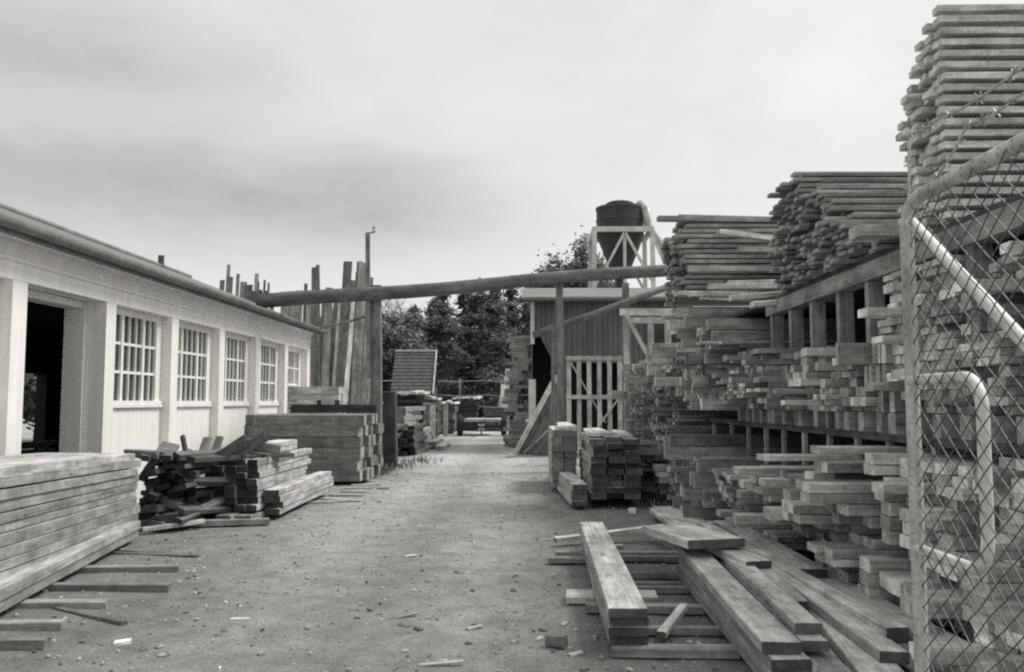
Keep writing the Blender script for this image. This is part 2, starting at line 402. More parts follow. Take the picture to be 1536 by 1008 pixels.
# a few dim boards seen inside the doorway
for k in range(7):
    board('stored_board', 'stored board', f'dim board lying inside the dark doorway, {od(k)} up its low heap', 'boards inside the doorway', (-11.6+R.uniform(-.2, .2), 17.2+R.uniform(-.3, .3), .04+k*.085), (.25+R.uniform(-.15, .15), 1, 0), 2.6, .25, .08, .3, .9)
board('stored_board', 'stored board', 'pale board leaning across the heap inside the dark doorway', None, (-10.9, 16.6, .75), (-.2, 1, .12), 2.4, .2, .05, .5)

# ------------------------------------------------------------------ left front stack
gS1 = 'boards of the near stack by the doorway'
dS1 = Vector((-.1663, 1, -.03)).normalized()
zz = .09
for j in range(10):
    t = [.088, .079, .092, .096, .079, .074, .088, .083, .088, .075][j]
    for i in range(4):
        tn = R.uniform(.18, .3)*(1.25 if j == 9 else 1)
        far = 9.75+R.uniform(-.1, .08); y0 = 4.3+R.uniform(-.2, .1)
        x = -3.36-.1663*(y0-4.5)-.27-i*.272+R.uniform(-.012, .012)
        nm = f'{tw(tn)} thick board in near doorway stack, {od(9-j)} course from top, {od(i)} from road'
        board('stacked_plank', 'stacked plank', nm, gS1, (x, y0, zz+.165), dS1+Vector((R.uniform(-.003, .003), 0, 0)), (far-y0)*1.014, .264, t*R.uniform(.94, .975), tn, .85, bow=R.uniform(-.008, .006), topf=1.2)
    zz += t
for j in range(2):
    for i in range(2):
        d = Vector((-4.2+3.36, 9.55-4.5, 0))
        board('stacked_plank', 'stacked plank', f'{["lower","upper"][j]} {["outer","inner"][i]} plank of the low ledge slanting along the foot of near stack', gS1,
              (-3.36-.09-i*.17+j*.015, 4.5, .05+j*.085), d, 5.0+R.uniform(-.15, .1), .165, .08, [.2, .3][j], .8, bow=.004, topf=1.25)
# bearers on the ground
for k, (x0, y0, x1, y1, w, h, tn) in enumerate([(-3.12, 7.85, -4.6, 7.72, .09, .06, .2), (-2.86, 7.04, -4.5, 7.02, .09, .07, .2), (-3.1, 6.5, -4.3, 6.42, .11, .06, .25), (-3.1, 5.88, -4.4, 5.8, .10, .06, .28), (-2.95, 5.42, -4.3, 5.36, .09, .07, .18), (-2.75, 6.0, -3.75, 6.62, .05, .03, .15), (-3.3, 8.55, -4.35, 8.75, .05, .03, .14), (-3.22, 8.55, -4.25, 8.9, .05, .03, .14)]):
    d = Vector((x1-x0, y1-y0, 0))
    board('ground_bearer', 'bearer', ['bearer under near stack with longest clear end, farthest from camera', 'long thin dark bearer, second under the near stack', 'flat light bearer beneath middle of the near stack', 'light flat bearer ending close by a pale chip', 'nearest dark bearer poking from the near stack', 'thin dark stick slanting across two bearers', 'thin stick, lower one of the pair forming a V', 'thin stick, upper one of the pair forming a V'][k], 'bearers under the near stack', (x0, y0, gz(x0, y0)-.004), d, d.length, w, h, tn, .8, keep=True)

# ------------------------------------------------------------------ left dark pile
gP2 = 'boards of the dark jumbled pile'
z = .13
for j in range(8):
    for i in range(5):
        tn = R.uniform(.25, .36)
        board('piled_board', 'piled board', f'dark-ended board in squared part of pile, {od(7-j)} row from top, {od(i)} from road', gP2,
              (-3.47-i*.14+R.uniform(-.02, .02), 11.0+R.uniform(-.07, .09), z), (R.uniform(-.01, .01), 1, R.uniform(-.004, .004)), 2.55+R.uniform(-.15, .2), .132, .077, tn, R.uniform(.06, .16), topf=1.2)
    z += .081
for j in range(4):
    board('piled_board', 'piled board', f'pale long board on low step beside jumbled pile, {od(3-j)} from top', gP2, (-3.27+R.uniform(-.015, .015), 11.22+R.uniform(-.05, .1), .05+j*.082), (R.uniform(-.006, .01), 1, .002), 2.95, .2, .078, .36, .16, bow=.008, topf=1.3)
for j in range(2):
    board('piled_board', 'piled board', f'{["lower","upper"][j]} pale board set back on top of squared part of jumbled pile', gP2, (-3.72, 11.9, .78+j*.075), (.02, 1, 0), 1.5, .3, .07, .42, .5, topf=1.2)
def jig(k, p, d, L, W, T, tn, ef, lab): board('piled_board', 'piled board', lab, gP2, p, d, L, W, T, tn, ef, up=(R.uniform(-.7, .7), 0, 1))
k = 0
for j in range(9):
    for i in range(5):
        zz = .1+j*.088+R.uniform(-.02, .02); xx = -4.12-i*.13+R.uniform(-.05, .05)+j*.006
        tn = R.uniform(.05, .16)*(1.6 if R.random() < .12 else 1)
        jig(k, (xx, 10.42+R.uniform(-.3, .3)+j*.015, zz), (R.uniform(-.45, .6), 1, R.uniform(-.16, .22)*(1 if j < 6 else .15)), R.uniform(1.1, 2.2), R.uniform(.1, .2), R.uniform(.045, .085), tn, R.uniform(.12, .8), f'dark offcut in messy side of pile, {od(j)} layer up, {od(i)} from squared part'); k += 1
# top of the pile: short pieces tipped up
tips = [(-4.42, 10.7, .86, .5, .5, .12, .3, .09, .16), (-4.25, 10.8, .84, -.25, .3, .6, .34, .05, .06), (-4.12, 10.9, .84, .1, .3, .6, .3, .1, .26), (-4.0, 11.0, .85, .12, .3, .6, .3, .09, .22), (-3.9, 10.85, .84, .6, .2, .42, .45, .12, .1),
        (-3.75, 11.0, .84, .6, .15, .42, .5, .13, .09), (-3.72, 11.15, .95, .7, .3, .3, .4, .12, .14), (-4.05, 10.75, .78, .7, .15, .35, .6, .1, .07), (-3.72, 11.3, 1.0, .9, .2, -.15, .5, .14, .2), (-4.5, 10.55, .9, -.9, .3, .02, .5, .1, .2)]
for k, (x, y, z, dx, dy, dz, L, W, tn) in enumerate(tips):
    board('piled_board', 'piled board', ['grey offcut lying askew at doorway side of pile top', 'black splinter of board standing at pile top', 'light upright offcut mid pile top', 'grey upright offcut beside the light upright one', 'dark offcut slanting up towards road on pile', 'darkest slanting board at crest of pile', 'highest grey board end at crest of pile', 'dark low slanting stick below the crest', 'grey board sloping down from crest towards road', 'grey board end sticking out flat towards the near stack'][k], gP2, (x, y, z-.05), (dx, dy, dz), L, W, .05, tn, .8, up=(0.3, 1, .3), keep=True)
for k, (x, y, z, dx, tn) in enumerate([(-4.35, 10.2, .02, .1, .26), (-4.2, 10.25, .1, -.1, .16), (-4.45, 10.3, .2, .2, .22), (-3.72, 10.7, .03, .06, .22), (-3.5, 10.75, .02, .05, .2)]):
    board('piled_board', 'piled board', ['light board lying on ground at near corner of pile', 'dark board on the lowest light one at pile corner', 'third grey board up at near corner of pile', 'grey runner under the squared part of pile, doorway side', 'grey runner under the squared part of pile, road side'][k], gP2, (x, y, z), (dx, 1, 0), 1.6, .2, .08, tn, .5, keep=True)
board('piled_board', 'piled board', 'grey timber lying across the foot of the jumbled pile', gP2, (-4.15, 10.55, 0), (1, .25, 0), 1.0, .12, .07, .24, .7, keep=True)
board('piled_board', 'piled board', 'pale stick slanting from near stack corner to pile foot', gP2, (-4.4, 9.95, .02), (.55, .6, .03), .75, .09, .05, .36, keep=True)
for k in range(6):
    board('scrap_board', 'scrap board', f'thin scrap board at road edge beyond jumbled pile, {od(k)} going away', 'scrap boards along the left road edge', (-3.2+R.uniform(-.2, .3), 13.0+k*.55, gz(-3, 13+k*.5)), (R.uniform(.6, 1), R.uniform(-.5, .5), 0), R.uniform(.4, .8), .12, .03, R.uniform(.25, .4))

# ------------------------------------------------------------------ left third stack of heavy beams
gS3 = 'heavy beams of the squared stack before the gatepost'
z = .06
for j in range(6):
    t = [.2, .2, .21, .2, .2, .2][j]
    for i in range(7):
        tn = R.uniform(.11, .17)*(1.1 if j > 3 else 1)
        board('stacked_beam', 'stacked beam', f'grey heavy beam in gatepost stack, {od(5-j)} course from top, {od(i)} from front', gS3,
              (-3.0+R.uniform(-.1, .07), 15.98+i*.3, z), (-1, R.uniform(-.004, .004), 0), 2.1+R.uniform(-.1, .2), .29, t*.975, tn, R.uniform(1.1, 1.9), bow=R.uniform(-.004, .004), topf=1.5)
    z += t
board('capping_beam', 'beam', 'dark tarred beam lying along back top of the heavy beam stack', None, (-3.05, 17.7, 1.28), (-1, 0, 0), 1.75, .25, .17, .045, 1, keep=True)
for k, (x, t_) in enumerate(((-4.27, ''), (-3.9, ''))):
    board('wood_block', 'block', f'small dark block standing on the tarred beam, the {["doorway-side","road-side"][k]} one', None, (x, 17.62, 1.45), (1, 0, 0), .09, .09, .09, .05, 1, keep=True)
for j in range(5):
    for i in range(3):
        board('stacked_plank', 'stacked plank', f'pale board of light stack behind workshop corner, {od(4-j)} from top, {od(i)} from front', 'boards of the light stack behind the corner', (-4.6+R.uniform(-.03, .03), 21.2+i*.31, 1.0+j*.18-.02), (-1, 0, 0), 1.75, .3, .17, .42, .9, topf=1.3)
board('trestle', 'bearer', 'dark timber carrying light stack behind the workshop corner', None, (-4.6, 21.25, 0), (0, 1, 0), 1.0, .4, .97, .06, 1, keep=True)

# ------------------------------------------------------------------ gateway: posts and beam
def gateway():
    t = thing('log_gateway', (-1.3, 18.8, 0), 'rough log crossbeam carried over the yard track on two tall posts', 'gateway')
    def log(m, a, b, r0, r1, tone, n=14):
        a = Vector(a); b = Vector(b); pts = []
        for i in range(n+1):
            u = i/n; p = a.lerp(b, u); pts.append(p+Vector((0, .03*math.sin(u*7), .025*math.sin(u*9+1))))
        m.tube(pts, r0, 12, tone, r2=r1)
    part('crossbeam', WOOD, t, lambda m: log(m, (-5.85, 18.62, 3.66), (3.3, 18.62, 4.36), .16, .13, .12), True)
    part('post', WOOD, t, lambda m: [m.bar((-3.25, 18.85, -.02), (-3.3, 18.85, 4.05), .22, .2, .15)])
    part('pole', WOOD, t, lambda m: m.bar((-3.42, 18.72, 2.0), (-3.48, 18.72, 5.2), .09, .09, .2))
    part('insulator', GALV, t, lambda m: m.lathe([(0, 0), (.035, .01), (.05, .05), (.03, .09), (.05, .1), (.045, .14), (0, .15)], 10, (-3.34, 18.72, 5.2)))
    part('insulator_arm', STEEL, t, lambda m: m.tube([(-3.5, 18.72, 5.15), (-3.44, 18.72, 5.2), (-3.34, 18.72, 5.2)], .015, 6))
    p = part('post', WOOD, t, lambda m: m.bar((.72, 18.85, -.02), (.72, 18.85, 4.32), .15, .18, .2))
    part('cleat', WOOD, t, lambda m: m.bar((.56, 18.9, .1), (.59, 18.9, 3.2), .09, .09, .22))
    part('stay', WOOD, t, lambda m: m.bar((-3.2, 19.0, 1.5), (-4.0, 20.1, .35), .1, .08, .25))
gateway()
def gz0(): pass
t = thing('eave_rail', (-4.4, 20.4, 3.2), 'thin pole running from the workshop eave corner to the gatepost', 'pole')
part('pole', WOOD, t, lambda m: m.tube([(-5.5, 22.5, 3.42), (-4.5, 20.8, 3.38), (-3.3, 18.97, 3.46)], .035, 8, .2), True)
t = thing('stub_post', (-3.2, 20.3, 0), 'thick dark stub post beside the gatepost at track edge', 'post')
part('shaft', WOOD, t, lambda m: [m.bar((-3.15, 20.2, -.02), (-3.2, 20.2, 1.72), .3, .3, .06), m.bar((-3.4, 19.6, -.02), (-3.38, 19.6, 1.5), .14, .2, .05)])
part('top_edge', WOOD, t, lambda m: m.box(-3.36, -3.04, 20.04, 20.36, 1.722, 1.75, .2))

# diagonal pole against the shed
t = thing('prop_pole', (1.8, 21.5, 3.5), 'long grey pole slanting up across the shed front behind the gatepost', 'pole')
part('pole', WOOD, t, lambda m: m.tube([(.15, 21.5, 3.16), (1.8, 21.5, 3.72), (3.55, 21.5, 4.38)], .085, 8, .14), True)
t = thing('rack_mast', (2.7, 21.8, 0), 'plain upright post between shed wall and lumber racks', 'post')
part('shaft', WOOD, t, lambda m: m.bar((2.5, 21.8, 0), (2.5, 21.8, 4.5), .16, .16, .17))
# wooden lattice gate leaf
def lattice():
    t = thing('lattice_gate', (1.6, 21.2, 0), 'pale wooden gate leaf of upright bars with crossed diagonals before shed', 'gate')
    x0, x1, y, z0, z1 = .98, 2.32, 21.2, .12, 2.62
    for k in range(6):
        x = x0+.05+(x1-x0-.1)*k/5; part('upright', WOOD, t, lambda m: m.box(x-.052, x+.052, y-.02, y+.02, z0, z1, .6 if k in (0, 5) else .5))
    for z in (z0+.1, 1.62, z1-.06): part('rail', WOOD, t, lambda m: m.box(x0-.02, x1+.02, y-.058, y-.023, z-.05, z+.05, .46))
    part('diagonal', WOOD, t, lambda m: m.bar((x0+.1, y+.05, z1-.15), (x1-.4, y+.05, 1.0), .03, .1, .48, up=(0, 1, 0)))
    part('diagonal', WOOD, t, lambda m: m.bar((x0+.45, y-.09, .5), (x1-.08, y-.09, 1.6), .03, .11, .58, up=(0, 1, 0)))
lattice()
def panel():
    t = thing('boarded_screen', (.3, 24.6, 0), 'grey boarded triangular skirt leaning beside shed opening with pale edge plank', 'panel')
    a, b, c = Vector((-.32, 25.0, 0)), Vector((.85, 24.2, 2.2)), Vector((1.0, 24.0, 0))
    for k in range(6):
        u0, u1 = k/6, (k+1)/6-.012
        q = [a.lerp(c, u0), a.lerp(c, u1), b.lerp(c, u1), b.lerp(c, u0)]
        part('plank', WOOD, t, lambda m: m.poly([v+Vector((0, .02*(k % 2), 0)) for v in q]+[v+Vector((.02, .06, 0)) for v in q], [(0, 1, 2, 3), (7, 6, 5, 4), (0, 4, 5, 1), (1, 5, 6, 2), (2, 6, 7, 3), (3, 7, 4, 0)], R.uniform(.11, .16), [(v.z+R.random()*9, v.x, v.y) for v in q]*2))
    part('edge_plank', WOOD, t, lambda m: m.bar(a+Vector((-.03, -.06, 0)), b+Vector((-.02, -.06, .03)), .15, .05, .6, up=(0, 1, 0)))
    part('cross_batten', WOOD, t, lambda m: m.bar((-.1, 24.75, .05), (.85, 24.1, .95), .06, .03, .3, up=(0, 1, 0)))
panel()

# ------------------------------------------------------------------ corrugated shed and hopper
def shed():
    t = thing('corrugated_shed', (2.4, 29, 0), 'dark corrugated iron shed with pale low roof and black side opening', 'shed')
    Y = 27; x0, x1 = .18, 5.2
    w = MB(); z1 = 4.66
    # front wall around a trapezoid opening
    w.poly([(x0, Y, 3.55), (.42, Y, 3.55), (.95, Y, 2.5), (.95, Y, 0), (1.28, Y, 0), (1.28, Y, 2.72), (2.95, Y, 2.72), (2.95, Y, 0), (x1, Y, 0), (x1, Y, z1), (x0, Y, z1)], [tuple(range(11))])
    w.poly([(x0, Y, 0), (x0, Y+5, 0), (x0, Y+5, 5.6), (x0, Y, z1), (x1, Y, 0), (x1, Y+5, 0), (x1, Y+5, 5.6), (x1, Y, z1)], [(0, 1, 2, 3), (7, 6, 5, 4), (1, 5, 6, 2)])
    w.build('wall', SHEDWALL, t)
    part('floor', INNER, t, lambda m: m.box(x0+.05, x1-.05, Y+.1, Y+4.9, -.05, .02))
    part('shade_screen', INNER, t, lambda m: m.box(x0+.04, x1-.1, Y+1.2, Y+1.3, .03, 4.3))  # near-black sheet added to stand in for shade inside the shed
    part('roof', SHEDROOF, t, lambda m: m.poly([(x0-.35, Y-.35, z1+.08), (x1+.3, Y-.35, z1+.08), (x1+.3, Y+5.2, 5.75), (x0-.35, Y+5.2, 5.75), (x0-.35, Y-.35, z1+.02), (x1+.3, Y-.35, z1+.02), (x1+.3, Y+5.2, 5.69), (x0-.35, Y+5.2, 5.69)],
         [(0, 1, 2, 3), (7, 6, 5, 4), (0, 4, 5, 1), (1, 5, 6, 2), (2, 6, 7, 3), (3, 7, 4, 0)]))
    part('gutter', STEEL, t, lambda m: m.tube([(x0-.3, Y-.42, z1-.02), (x1+.25, Y-.42, z1-.02)], .06, 8))
    part('corner_board', WHITE, t, lambda m: m.box(x0-.06, x0+.06, Y-.06, Y-.004, 3.3, z1-.05))
    part('corner_board', WHITE, t, lambda m: m.box(x0-.12, x0+.1, Y-.1, Y-.02, .0, 2.2))
shed()
def hopper():
    cx, cy = 3.93, 36
    t = thing('dust_hopper', (cx, cy, 0), 'dark steel cone hopper on white braced frame above the shed roof', 'hopper')
    part('tank', TANK, t, lambda m: m.lathe([(0, 9.62), (.93, 9.62), (.99, 9.62), (.99, 8.55), (.99, 8.42), (.22, 6.5), (.22, 6.0), (0, 6.0)], 32, (cx, cy, 0)))
    part('lid', TANK, t, lambda m: m.lathe([(0, 9.9), (.3, 9.9), (.5, 9.86), (.6, 9.8), (.62, 9.64)], 28, (cx, cy, 0)))
    part('rim_band', STEEL, t, lambda m: [m.lathe([(1.0, 9.52), (1.02, 9.52), (1.02, 9.62), (1.0, 9.62)], 32, (cx, cy, 0)), m.lathe([(1.0, 9.05), (1.015, 9.05), (1.015, 9.1), (1.0, 9.1)], 32, (cx, cy, 0))])
    a = 1.17
    fr = MB()
    for (p, q) in (((-a, -a), (a, -a)), ((a, -a), (a, a)), ((a, a), (-a, a)), ((-a, a), (-a, -a))):
        fr.bar((cx+p[0], cy+p[1], 8.5), (cx+q[0], cy+q[1], 8.5), .16, .2)
    fr.build('ring_beam', WHITE, t)
    for sx in (-1, 1):
        for sy in (-1, 1): part('leg', WHITE, t, lambda m: m.bar((cx+sx*a, cy+sy*a, 8.4), (cx+sx*a*1.06, cy+sy*a*1.06, 0), .17, .17))
    for sy in (-1, 1):
        part('strut', WHITE, t, lambda m: m.bar((cx+.05, cy+sy*a, 8.4), (cx+.05, cy+sy*a, 4.5), .12, .12))
        for sx in (-1, 1): part('brace', WHITE, t, lambda m: m.bar((cx+.05, cy+sy*(a+.08), 8.38), (cx+.05+sx*1.05, cy+sy*(a+.08), 6.4), .1, .1))
    part('brace', WHITE, t, lambda m: m.bar((cx+a, cy-.9, 8.4), (cx+2.1, cy-.9, 6.2), .1, .1))
    part('chute_pipe', GALV, t, lambda m: m.tube([(cx+.75, cy-.3, 9.75), (cx+1.0, cy-.5, 9.5), (cx+1.15, cy-.6, 8.6), (cx+2.2, cy-.9, 7.0), (cx+3.2, cy-1, 5.5)], .19, 12), True)
hopper()

# ------------------------------------------------------------------ upright timbers behind the workshop
gU = 'upright timbers leaning behind the workshop'
ups = [  # px-free world rows: x bottom, x top, y, height, width, tone
 (-9.7, -9.62, 27, 5.35, .14, .16), (-9.5, -9.45, 27, 5.85, .1, .26), (-9.38, -9.36, 27, 5.45, .18, .18), (-9.18, -9.14, 27, 5.55, .1, .22), (-9.0, -8.95, 27, 5.3, .2, .2), (-8.82, -8.76, 27, 5.2, .2, .15), (-8.62, -8.52, 27, 5.55, .12, .28), (-8.5, -8.45, 27, 5.05, .2, .18),
 (-8.35, -8.3, 26.6, 4.95, .2, .1), (-8.1, -8.08, 26.6, 5.25, .1, .12), (-7.98, -7.95, 26.6, 4.95, .16, .1), (-7.76, -7.74, 26.6, 5.3, .1, .13), (-7.62, -7.6, 26.6, 4.95, .16, .1), (-7.48, -7.45, 26.6, 5.2, .09, .12), (-7.3, -7.28, 26.6, 4.85, .2, .13),
 (-7.05, -7.03, 26.4, 4.9, .3, .3), (-6.75, -6.74, 26.4, 4.92, .28, .26), (-6.46, -6.44, 26.4, 4.93, .28, .28), (-6.2, -6.18, 26.4, 5.15, .12, .13), (-6.02, -6.0, 26.4, 4.9, .22, .22), (-5.8, -5.8, 26.5, 4.6, .24, .03),
 (-5.55, -5.62, 26, 4.8, .3, .2), (-5.28, -5.5, 26.05, 5.6, .22, .12), (-5.05, -5.36, 25.9, 5.65, .13, .1), (-5.08, -5.1, 26.1, 4.75, .28, .22), (-4.98, -4.92, 25.9, 4.95, .26, .17), (-4.82, -4.7, 26.1, 4.8, .25, .2), (-4.72, -4.5, 25.95, 4.75, .18, .34), (-4.62, -4.4, 26.1, 5.55, .2, .16),
 (-4.5, -4.28, 25.85, 5.75, .3, .1), (-4.42, -4.15, 26.1, 5.2, .2, .3), (-4.3, -4.05, 25.8, 4.6, .17, .55), (-4.15, -3.95, 26.1, 5.45, .17, .22), (-4.05, -3.86, 25.9, 5.75, .2, .12), (-3.95, -3.72, 25.85, 5.7, .3, .18), (-3.8, -3.55, 26.1, 5.3, .22, .16), (-3.62, -3.45, 25.9, 5.0, .3, .2), (-3.42, -3.3, 26.0, 4.7, .2, .16)]
for k, (xb, xt, y, h, w, tn) in enumerate(ups):
    if k >= 21: f = lambda q: -6.5+(q+5.55)*.86; w *= .86; tn *= 1.45
    elif k >= 15: f = lambda q: -7.45+(q+7.05)*.74; w *= .78
    elif k >= 8: f = lambda q: -8.5+(q+8.35)*.55; w *= .6
    else: f = lambda q: q
    xb, xt = f(xb), f(xt)
    lean = .35+R.uniform(0, .15)
    d = Vector((xt-xb, lean, h)); x = d.normalized()
    board('upright_timber', 'timber', f'{tw(tn)} upright timber leaning behind workshop, {od(k)} along the row from doorway side', gU, (xb, y-.35, -.01), d, d.length, w, .06, tn, .9, up=(0, -1, .08))
def leanrail():
    t = thing('timber_prop', (-6.6, 26.5, 0), 'post and rail frame holding up the leaning timbers', 'frame')
    for x in (-9.9, -8.6, -6.7, -5.0): part('post', DARKWOOD, t, lambda m: m.box(x-.08, x+.08, 26.85, 27.0, 0, 4.3))
    part('rail', DARKWOOD, t, lambda m: m.box(-10, -4.4, 26.68, 26.84, 3.6, 3.78))
leanrail()

# ------------------------------------------------------------------ middle distance
def mid_stack(sec, x0, x1, y0, y1, z0, z1, w, t, tn, ef, jag=.06, along='Y', group=None, topf=1.4):
    z = z0; j = 0; n = max(1, int((x1-x0)/w))
    rows = int((z1-z0)/t)
    for j in range(rows):
        for i in range(n):
            q = tn*R.uniform(.7, 1.25)
            if j >= rows-2 and R.random() < .3: continue
            lab = f'{tw(q)} plank in {sec}, {od(j)} layer up, {od(i)} across'
            if along == 'Y': board('distant_plank', 'distant plank', lab, group or 'planks in '+sec, (x0+w/2+i*w+R.uniform(-.03, .03), y0+R.uniform(-jag, jag)*3, z0+j*t), (R.uniform(-.03, .03), 1, 0), (y1-y0)*R.uniform(.85, 1.05), w*.96, t*.95, q, ef, topf=topf)
            else: board('distant_plank', 'distant plank', lab, group or 'planks in '+sec, (x0+R.uniform(-jag, jag)*2, y0+w/2+i*w, z0+j*t), (1, R.uniform(-.02, .02), 0), (x1-x0)*R.uniform(.85, 1.05), w*.96, t*.95, q, ef, topf=topf)
mid_stack('dark low pile past gatepost', -3.95, -3.1, 24.3, 27, 0, .85, .2, .12, .1, .35, .12)
mid_stack('stepped light pile past gatepost', -4.6, -3.75, 26.8, 31, 0, 1.35, .28, .15, .33, .6, .1)
mid_stack('low light pile at track edge', -3.75, -3.2, 27.6, 31.5, 0, .75, .28, .15, .34, .5, .12)
mid_stack('lowest flat pile by track', -3.2, -2.6, 27.4, 30.2, 0, .3, .3, .12, .36, .6, .15)
def covered(name, lab, x0, x1, y0, y1, z1, tone, cover=True, legs=False):
    t = thing(name, ((x0+x1)/2, y0, 0), lab, 'far stack')
    def body(m):
        z = .05
        while z < z1-.1:
            h = R.uniform(.12, .2); m.box(x0+R.uniform(-.06, .06), x1+R.uniform(-.06, .06), y0+R.uniform(-.08, .08), y1, z, min(z+h*.94, z1), tone*R.uniform(.7, 1.2)); z += h
    part('stacked_load', WOOD, t, body)
    if cover:
        for k in range(5):
            w_ = (x1-x0+.2)/5; xx = x0-.1+k*w_; zz = z1+.02+R.uniform(0, .1); dy = R.uniform(-.3, .25)
            part('top_board', WOOD, t, lambda m: m.bar((xx+w_/2, y0-.2+dy, zz), (xx+w_/2+R.uniform(-.1, .1), y1+dy, zz+R.uniform(0, .08)), w_*R.uniform(.8, .98), R.uniform(.06, .12), R.uniform(.42, .6)))
covered('far_stack', 'dark stack topped with pale boards beside the shingled hut', -5.3, -3.95, 33, 35, 1.75, .06)
covered('far_stack', 'second pale-topped dark stack just nearer the track', -4.7, -3.75, 36, 38, 1.6, .08)
covered('far_stack', 'small pale-topped stack behind the white post', -4.35, -3.45, 41, 43, 1.4, .1)
covered('far_stack', 'dark boxy stack with pale boards on top behind the trailer', -3.85, -2.65, 46, 48.5, 1.65, .05)
covered('far_stack', 'plain dark boxy stack behind the trailer', -2.2, -1.05, 45, 47.5, 1.3, .07, False)
for k, (x, y, h, tn) in enumerate([(-3.42, 31.5, 1.4, .5), (-3.6, 38.5, 1.35, .45), (-4.75, 27.2, 1.6, .3)]):
    t = thing('white_post', (x, y, 0), ['short white post in front of the pale-topped stacks', 'short white post farther back by the small stack', 'thin grey post by the light pile'][k], 'post')
    part('shaft', WOOD, t, lambda m: m.bar((x, y, 0), (x, y, h), .2, .12, tn)); part('cap_rail', WOOD, t, lambda m: m.box(x-.35, x+.1, y-.08, y+.08, h+.002, h+.08, tn*.6))
def hut():
    t = thing('shingled_hut', (-5.9, 45, 0), 'small hut with steep brown shingled roof beyond the pale-topped stacks', 'hut')
    part('wall', DARKWOOD, t, lambda m: m.box(-6.95, -4.95, 45.3, 48, 0, 2.3))
    def roof(m):
        n = 12
        for i in range(n):
            z0, z1 = 2.0+2.2*i/n, 2.0+2.2*(i+1)/n; y0, y1 = 44.9+1.5*i/n, 44.9+1.5*(i+1)/n
            m.poly([(-7.05, y0-.06, z0), (-4.9, y0-.06, z0), (-4.9, y1, z1+.02), (-7.05, y1, z1+.02), (-7.05, y0+.05, z0), (-4.9, y0+.05, z0)], [(0, 1, 2, 3), (0, 4, 5, 1)])
        m.poly([(-7.05, 46.4, 4.2), (-4.9, 46.4, 4.2), (-4.9, 48.3, 2), (-7.05, 48.3, 2)], [(0, 1, 2, 3)])
    part('roof', SHINGLE, t, roof)
    part('barge_board', WHITE, t, lambda m: m.bar((-4.84, 44.85, 1.95), (-4.84, 46.4, 4.25), .06, .16))
    part('ridge_board', WHITE, t, lambda m: m.box(-7.05, -4.8, 46.32, 46.44, 4.21, 4.3))
hut()
def fence(name, lab, x0, x1, y, n, h, rails):
    t = thing(name, ((x0+x1)/2, y, 0), lab, 'fence')
    for k in range(n+1):
        x = x0+(x1-x0)*k/n; part('post', WOOD, t, lambda m: m.box(x-.06, x+.06, y-.06, y+.06, 0, h, .25))
    for z in rails: part('wire', WOOD, t, lambda m: m.tube([(x0+(x1-x0)*i/16, y-.08, z+.04*math.sin(i*2.1)) for i in range(17)], .02, 5, .4))
    return t
fence('wire_fence', 'post and wire fence across the end of yard before the trees', -9, 6, 52, 6, 2.9, (1.2, 1.9, 2.75))
# trailer
def trailer():
    cx, cy = -2.0, 39.6; t = thing('flat_trailer', (cx, cy, 0), 'small empty two-wheeled flat trailer parked in the track', 'trailer')
    part('deck', WOOD, t, lambda m: [m.box(cx-.82+k*.275, cx-.56+k*.275, cy-.9, cy+2.0, .66, .74, R.uniform(.34, .45)) for k in range(6)])
    part('front_board', WOOD, t, lambda m: m.box(cx-.8, cx+.8, cy-.96, cy-.91, .62, .745, .36))
    part('frame', STEEL, t, lambda m: [m.box(cx-.7, cx-.6, cy-.85, cy+1.9, .5, .655), m.box(cx+.6, cx+.7, cy-.85, cy+1.9, .5, .655)])
    part('axle', STEEL, t, lambda m: m.tube([(cx-.9, cy-.7, .4), (cx+.9, cy-.7, .4)], .05, 8))
    part('drawbar', STEEL, t, lambda m: [m.bar((cx, cy-.9, .5), (cx, cy-2.2, .42), .1, .1), m.bar((cx, cy-1.1, .45), (cx, cy-1.1, 0), .07, .07)])
    for sx in (-1, 1):
        x = cx+sx*.98
        def tyre(m):
            vs = []; fs = []; n = 24; prof = [(.25, -.11), (.41, -.12), (.46, -.08), (.46, .08), (.41, .12), (.25, .11)]; p = len(prof)
            for k in range(n):
                a = 2*PI*k/n
                for r, o in prof: vs.append((x+o, cy-.7+r*math.cos(a), .46+r*math.sin(a)))
            for k in range(n):
                for i in range(p): fs.append((k*p+i, k*p+(i+1) % p, ((k+1) % n)*p+(i+1) % p, ((k+1) % n)*p+i))
            m.poly(vs, fs)
        w = part('wheel', RUBBER, t, tyre)
        part('rim', STEEL, w, lambda m: [m.tube([(x-.06, cy-.7, .46), (x+.06, cy-.7, .46)], .25, 16)])
trailer()
# right: ragged timber tower by the shed opening
mid_stack('ragged tower beside shed opening', -.45, .15, 29.6, 31.4, 2.35, 3.85, .2, .11, .33, 1.0, .13, 'X')
mid_stack('lower tower beside shed opening', -.6, -.05, 29.2, 31, .0, 2.35, .26, .13, .3, 1.0, .12, 'X')
mid_stack('scraps below ragged tower', -.68, -.4, 30.0, 31.6, 0, .9, .25, .13, .3, 1.0, .08, 'X')
for k, (x, dx, L, tn) in enumerate([(-.95, .12, 1.7, .6), (-.78, .1, 2.0, .5), (-1.15, .2, 1.3, .45), (-.66, .05, 2.3, .4)]):
    board('propped_board', 'propped board', ['whitest board propped up behind the trailer stacks', 'pale board propped behind the whitest one', 'short pale board propped lowest behind the trailer stacks', 'tall light board propped up nearest ragged tower'][k], None, (x-.45, 47.7+.1*k, .02), (dx, .3, L*1.45), L*1.45, .26, .06, tn, 1, up=(0, -1, .2), keep=True)
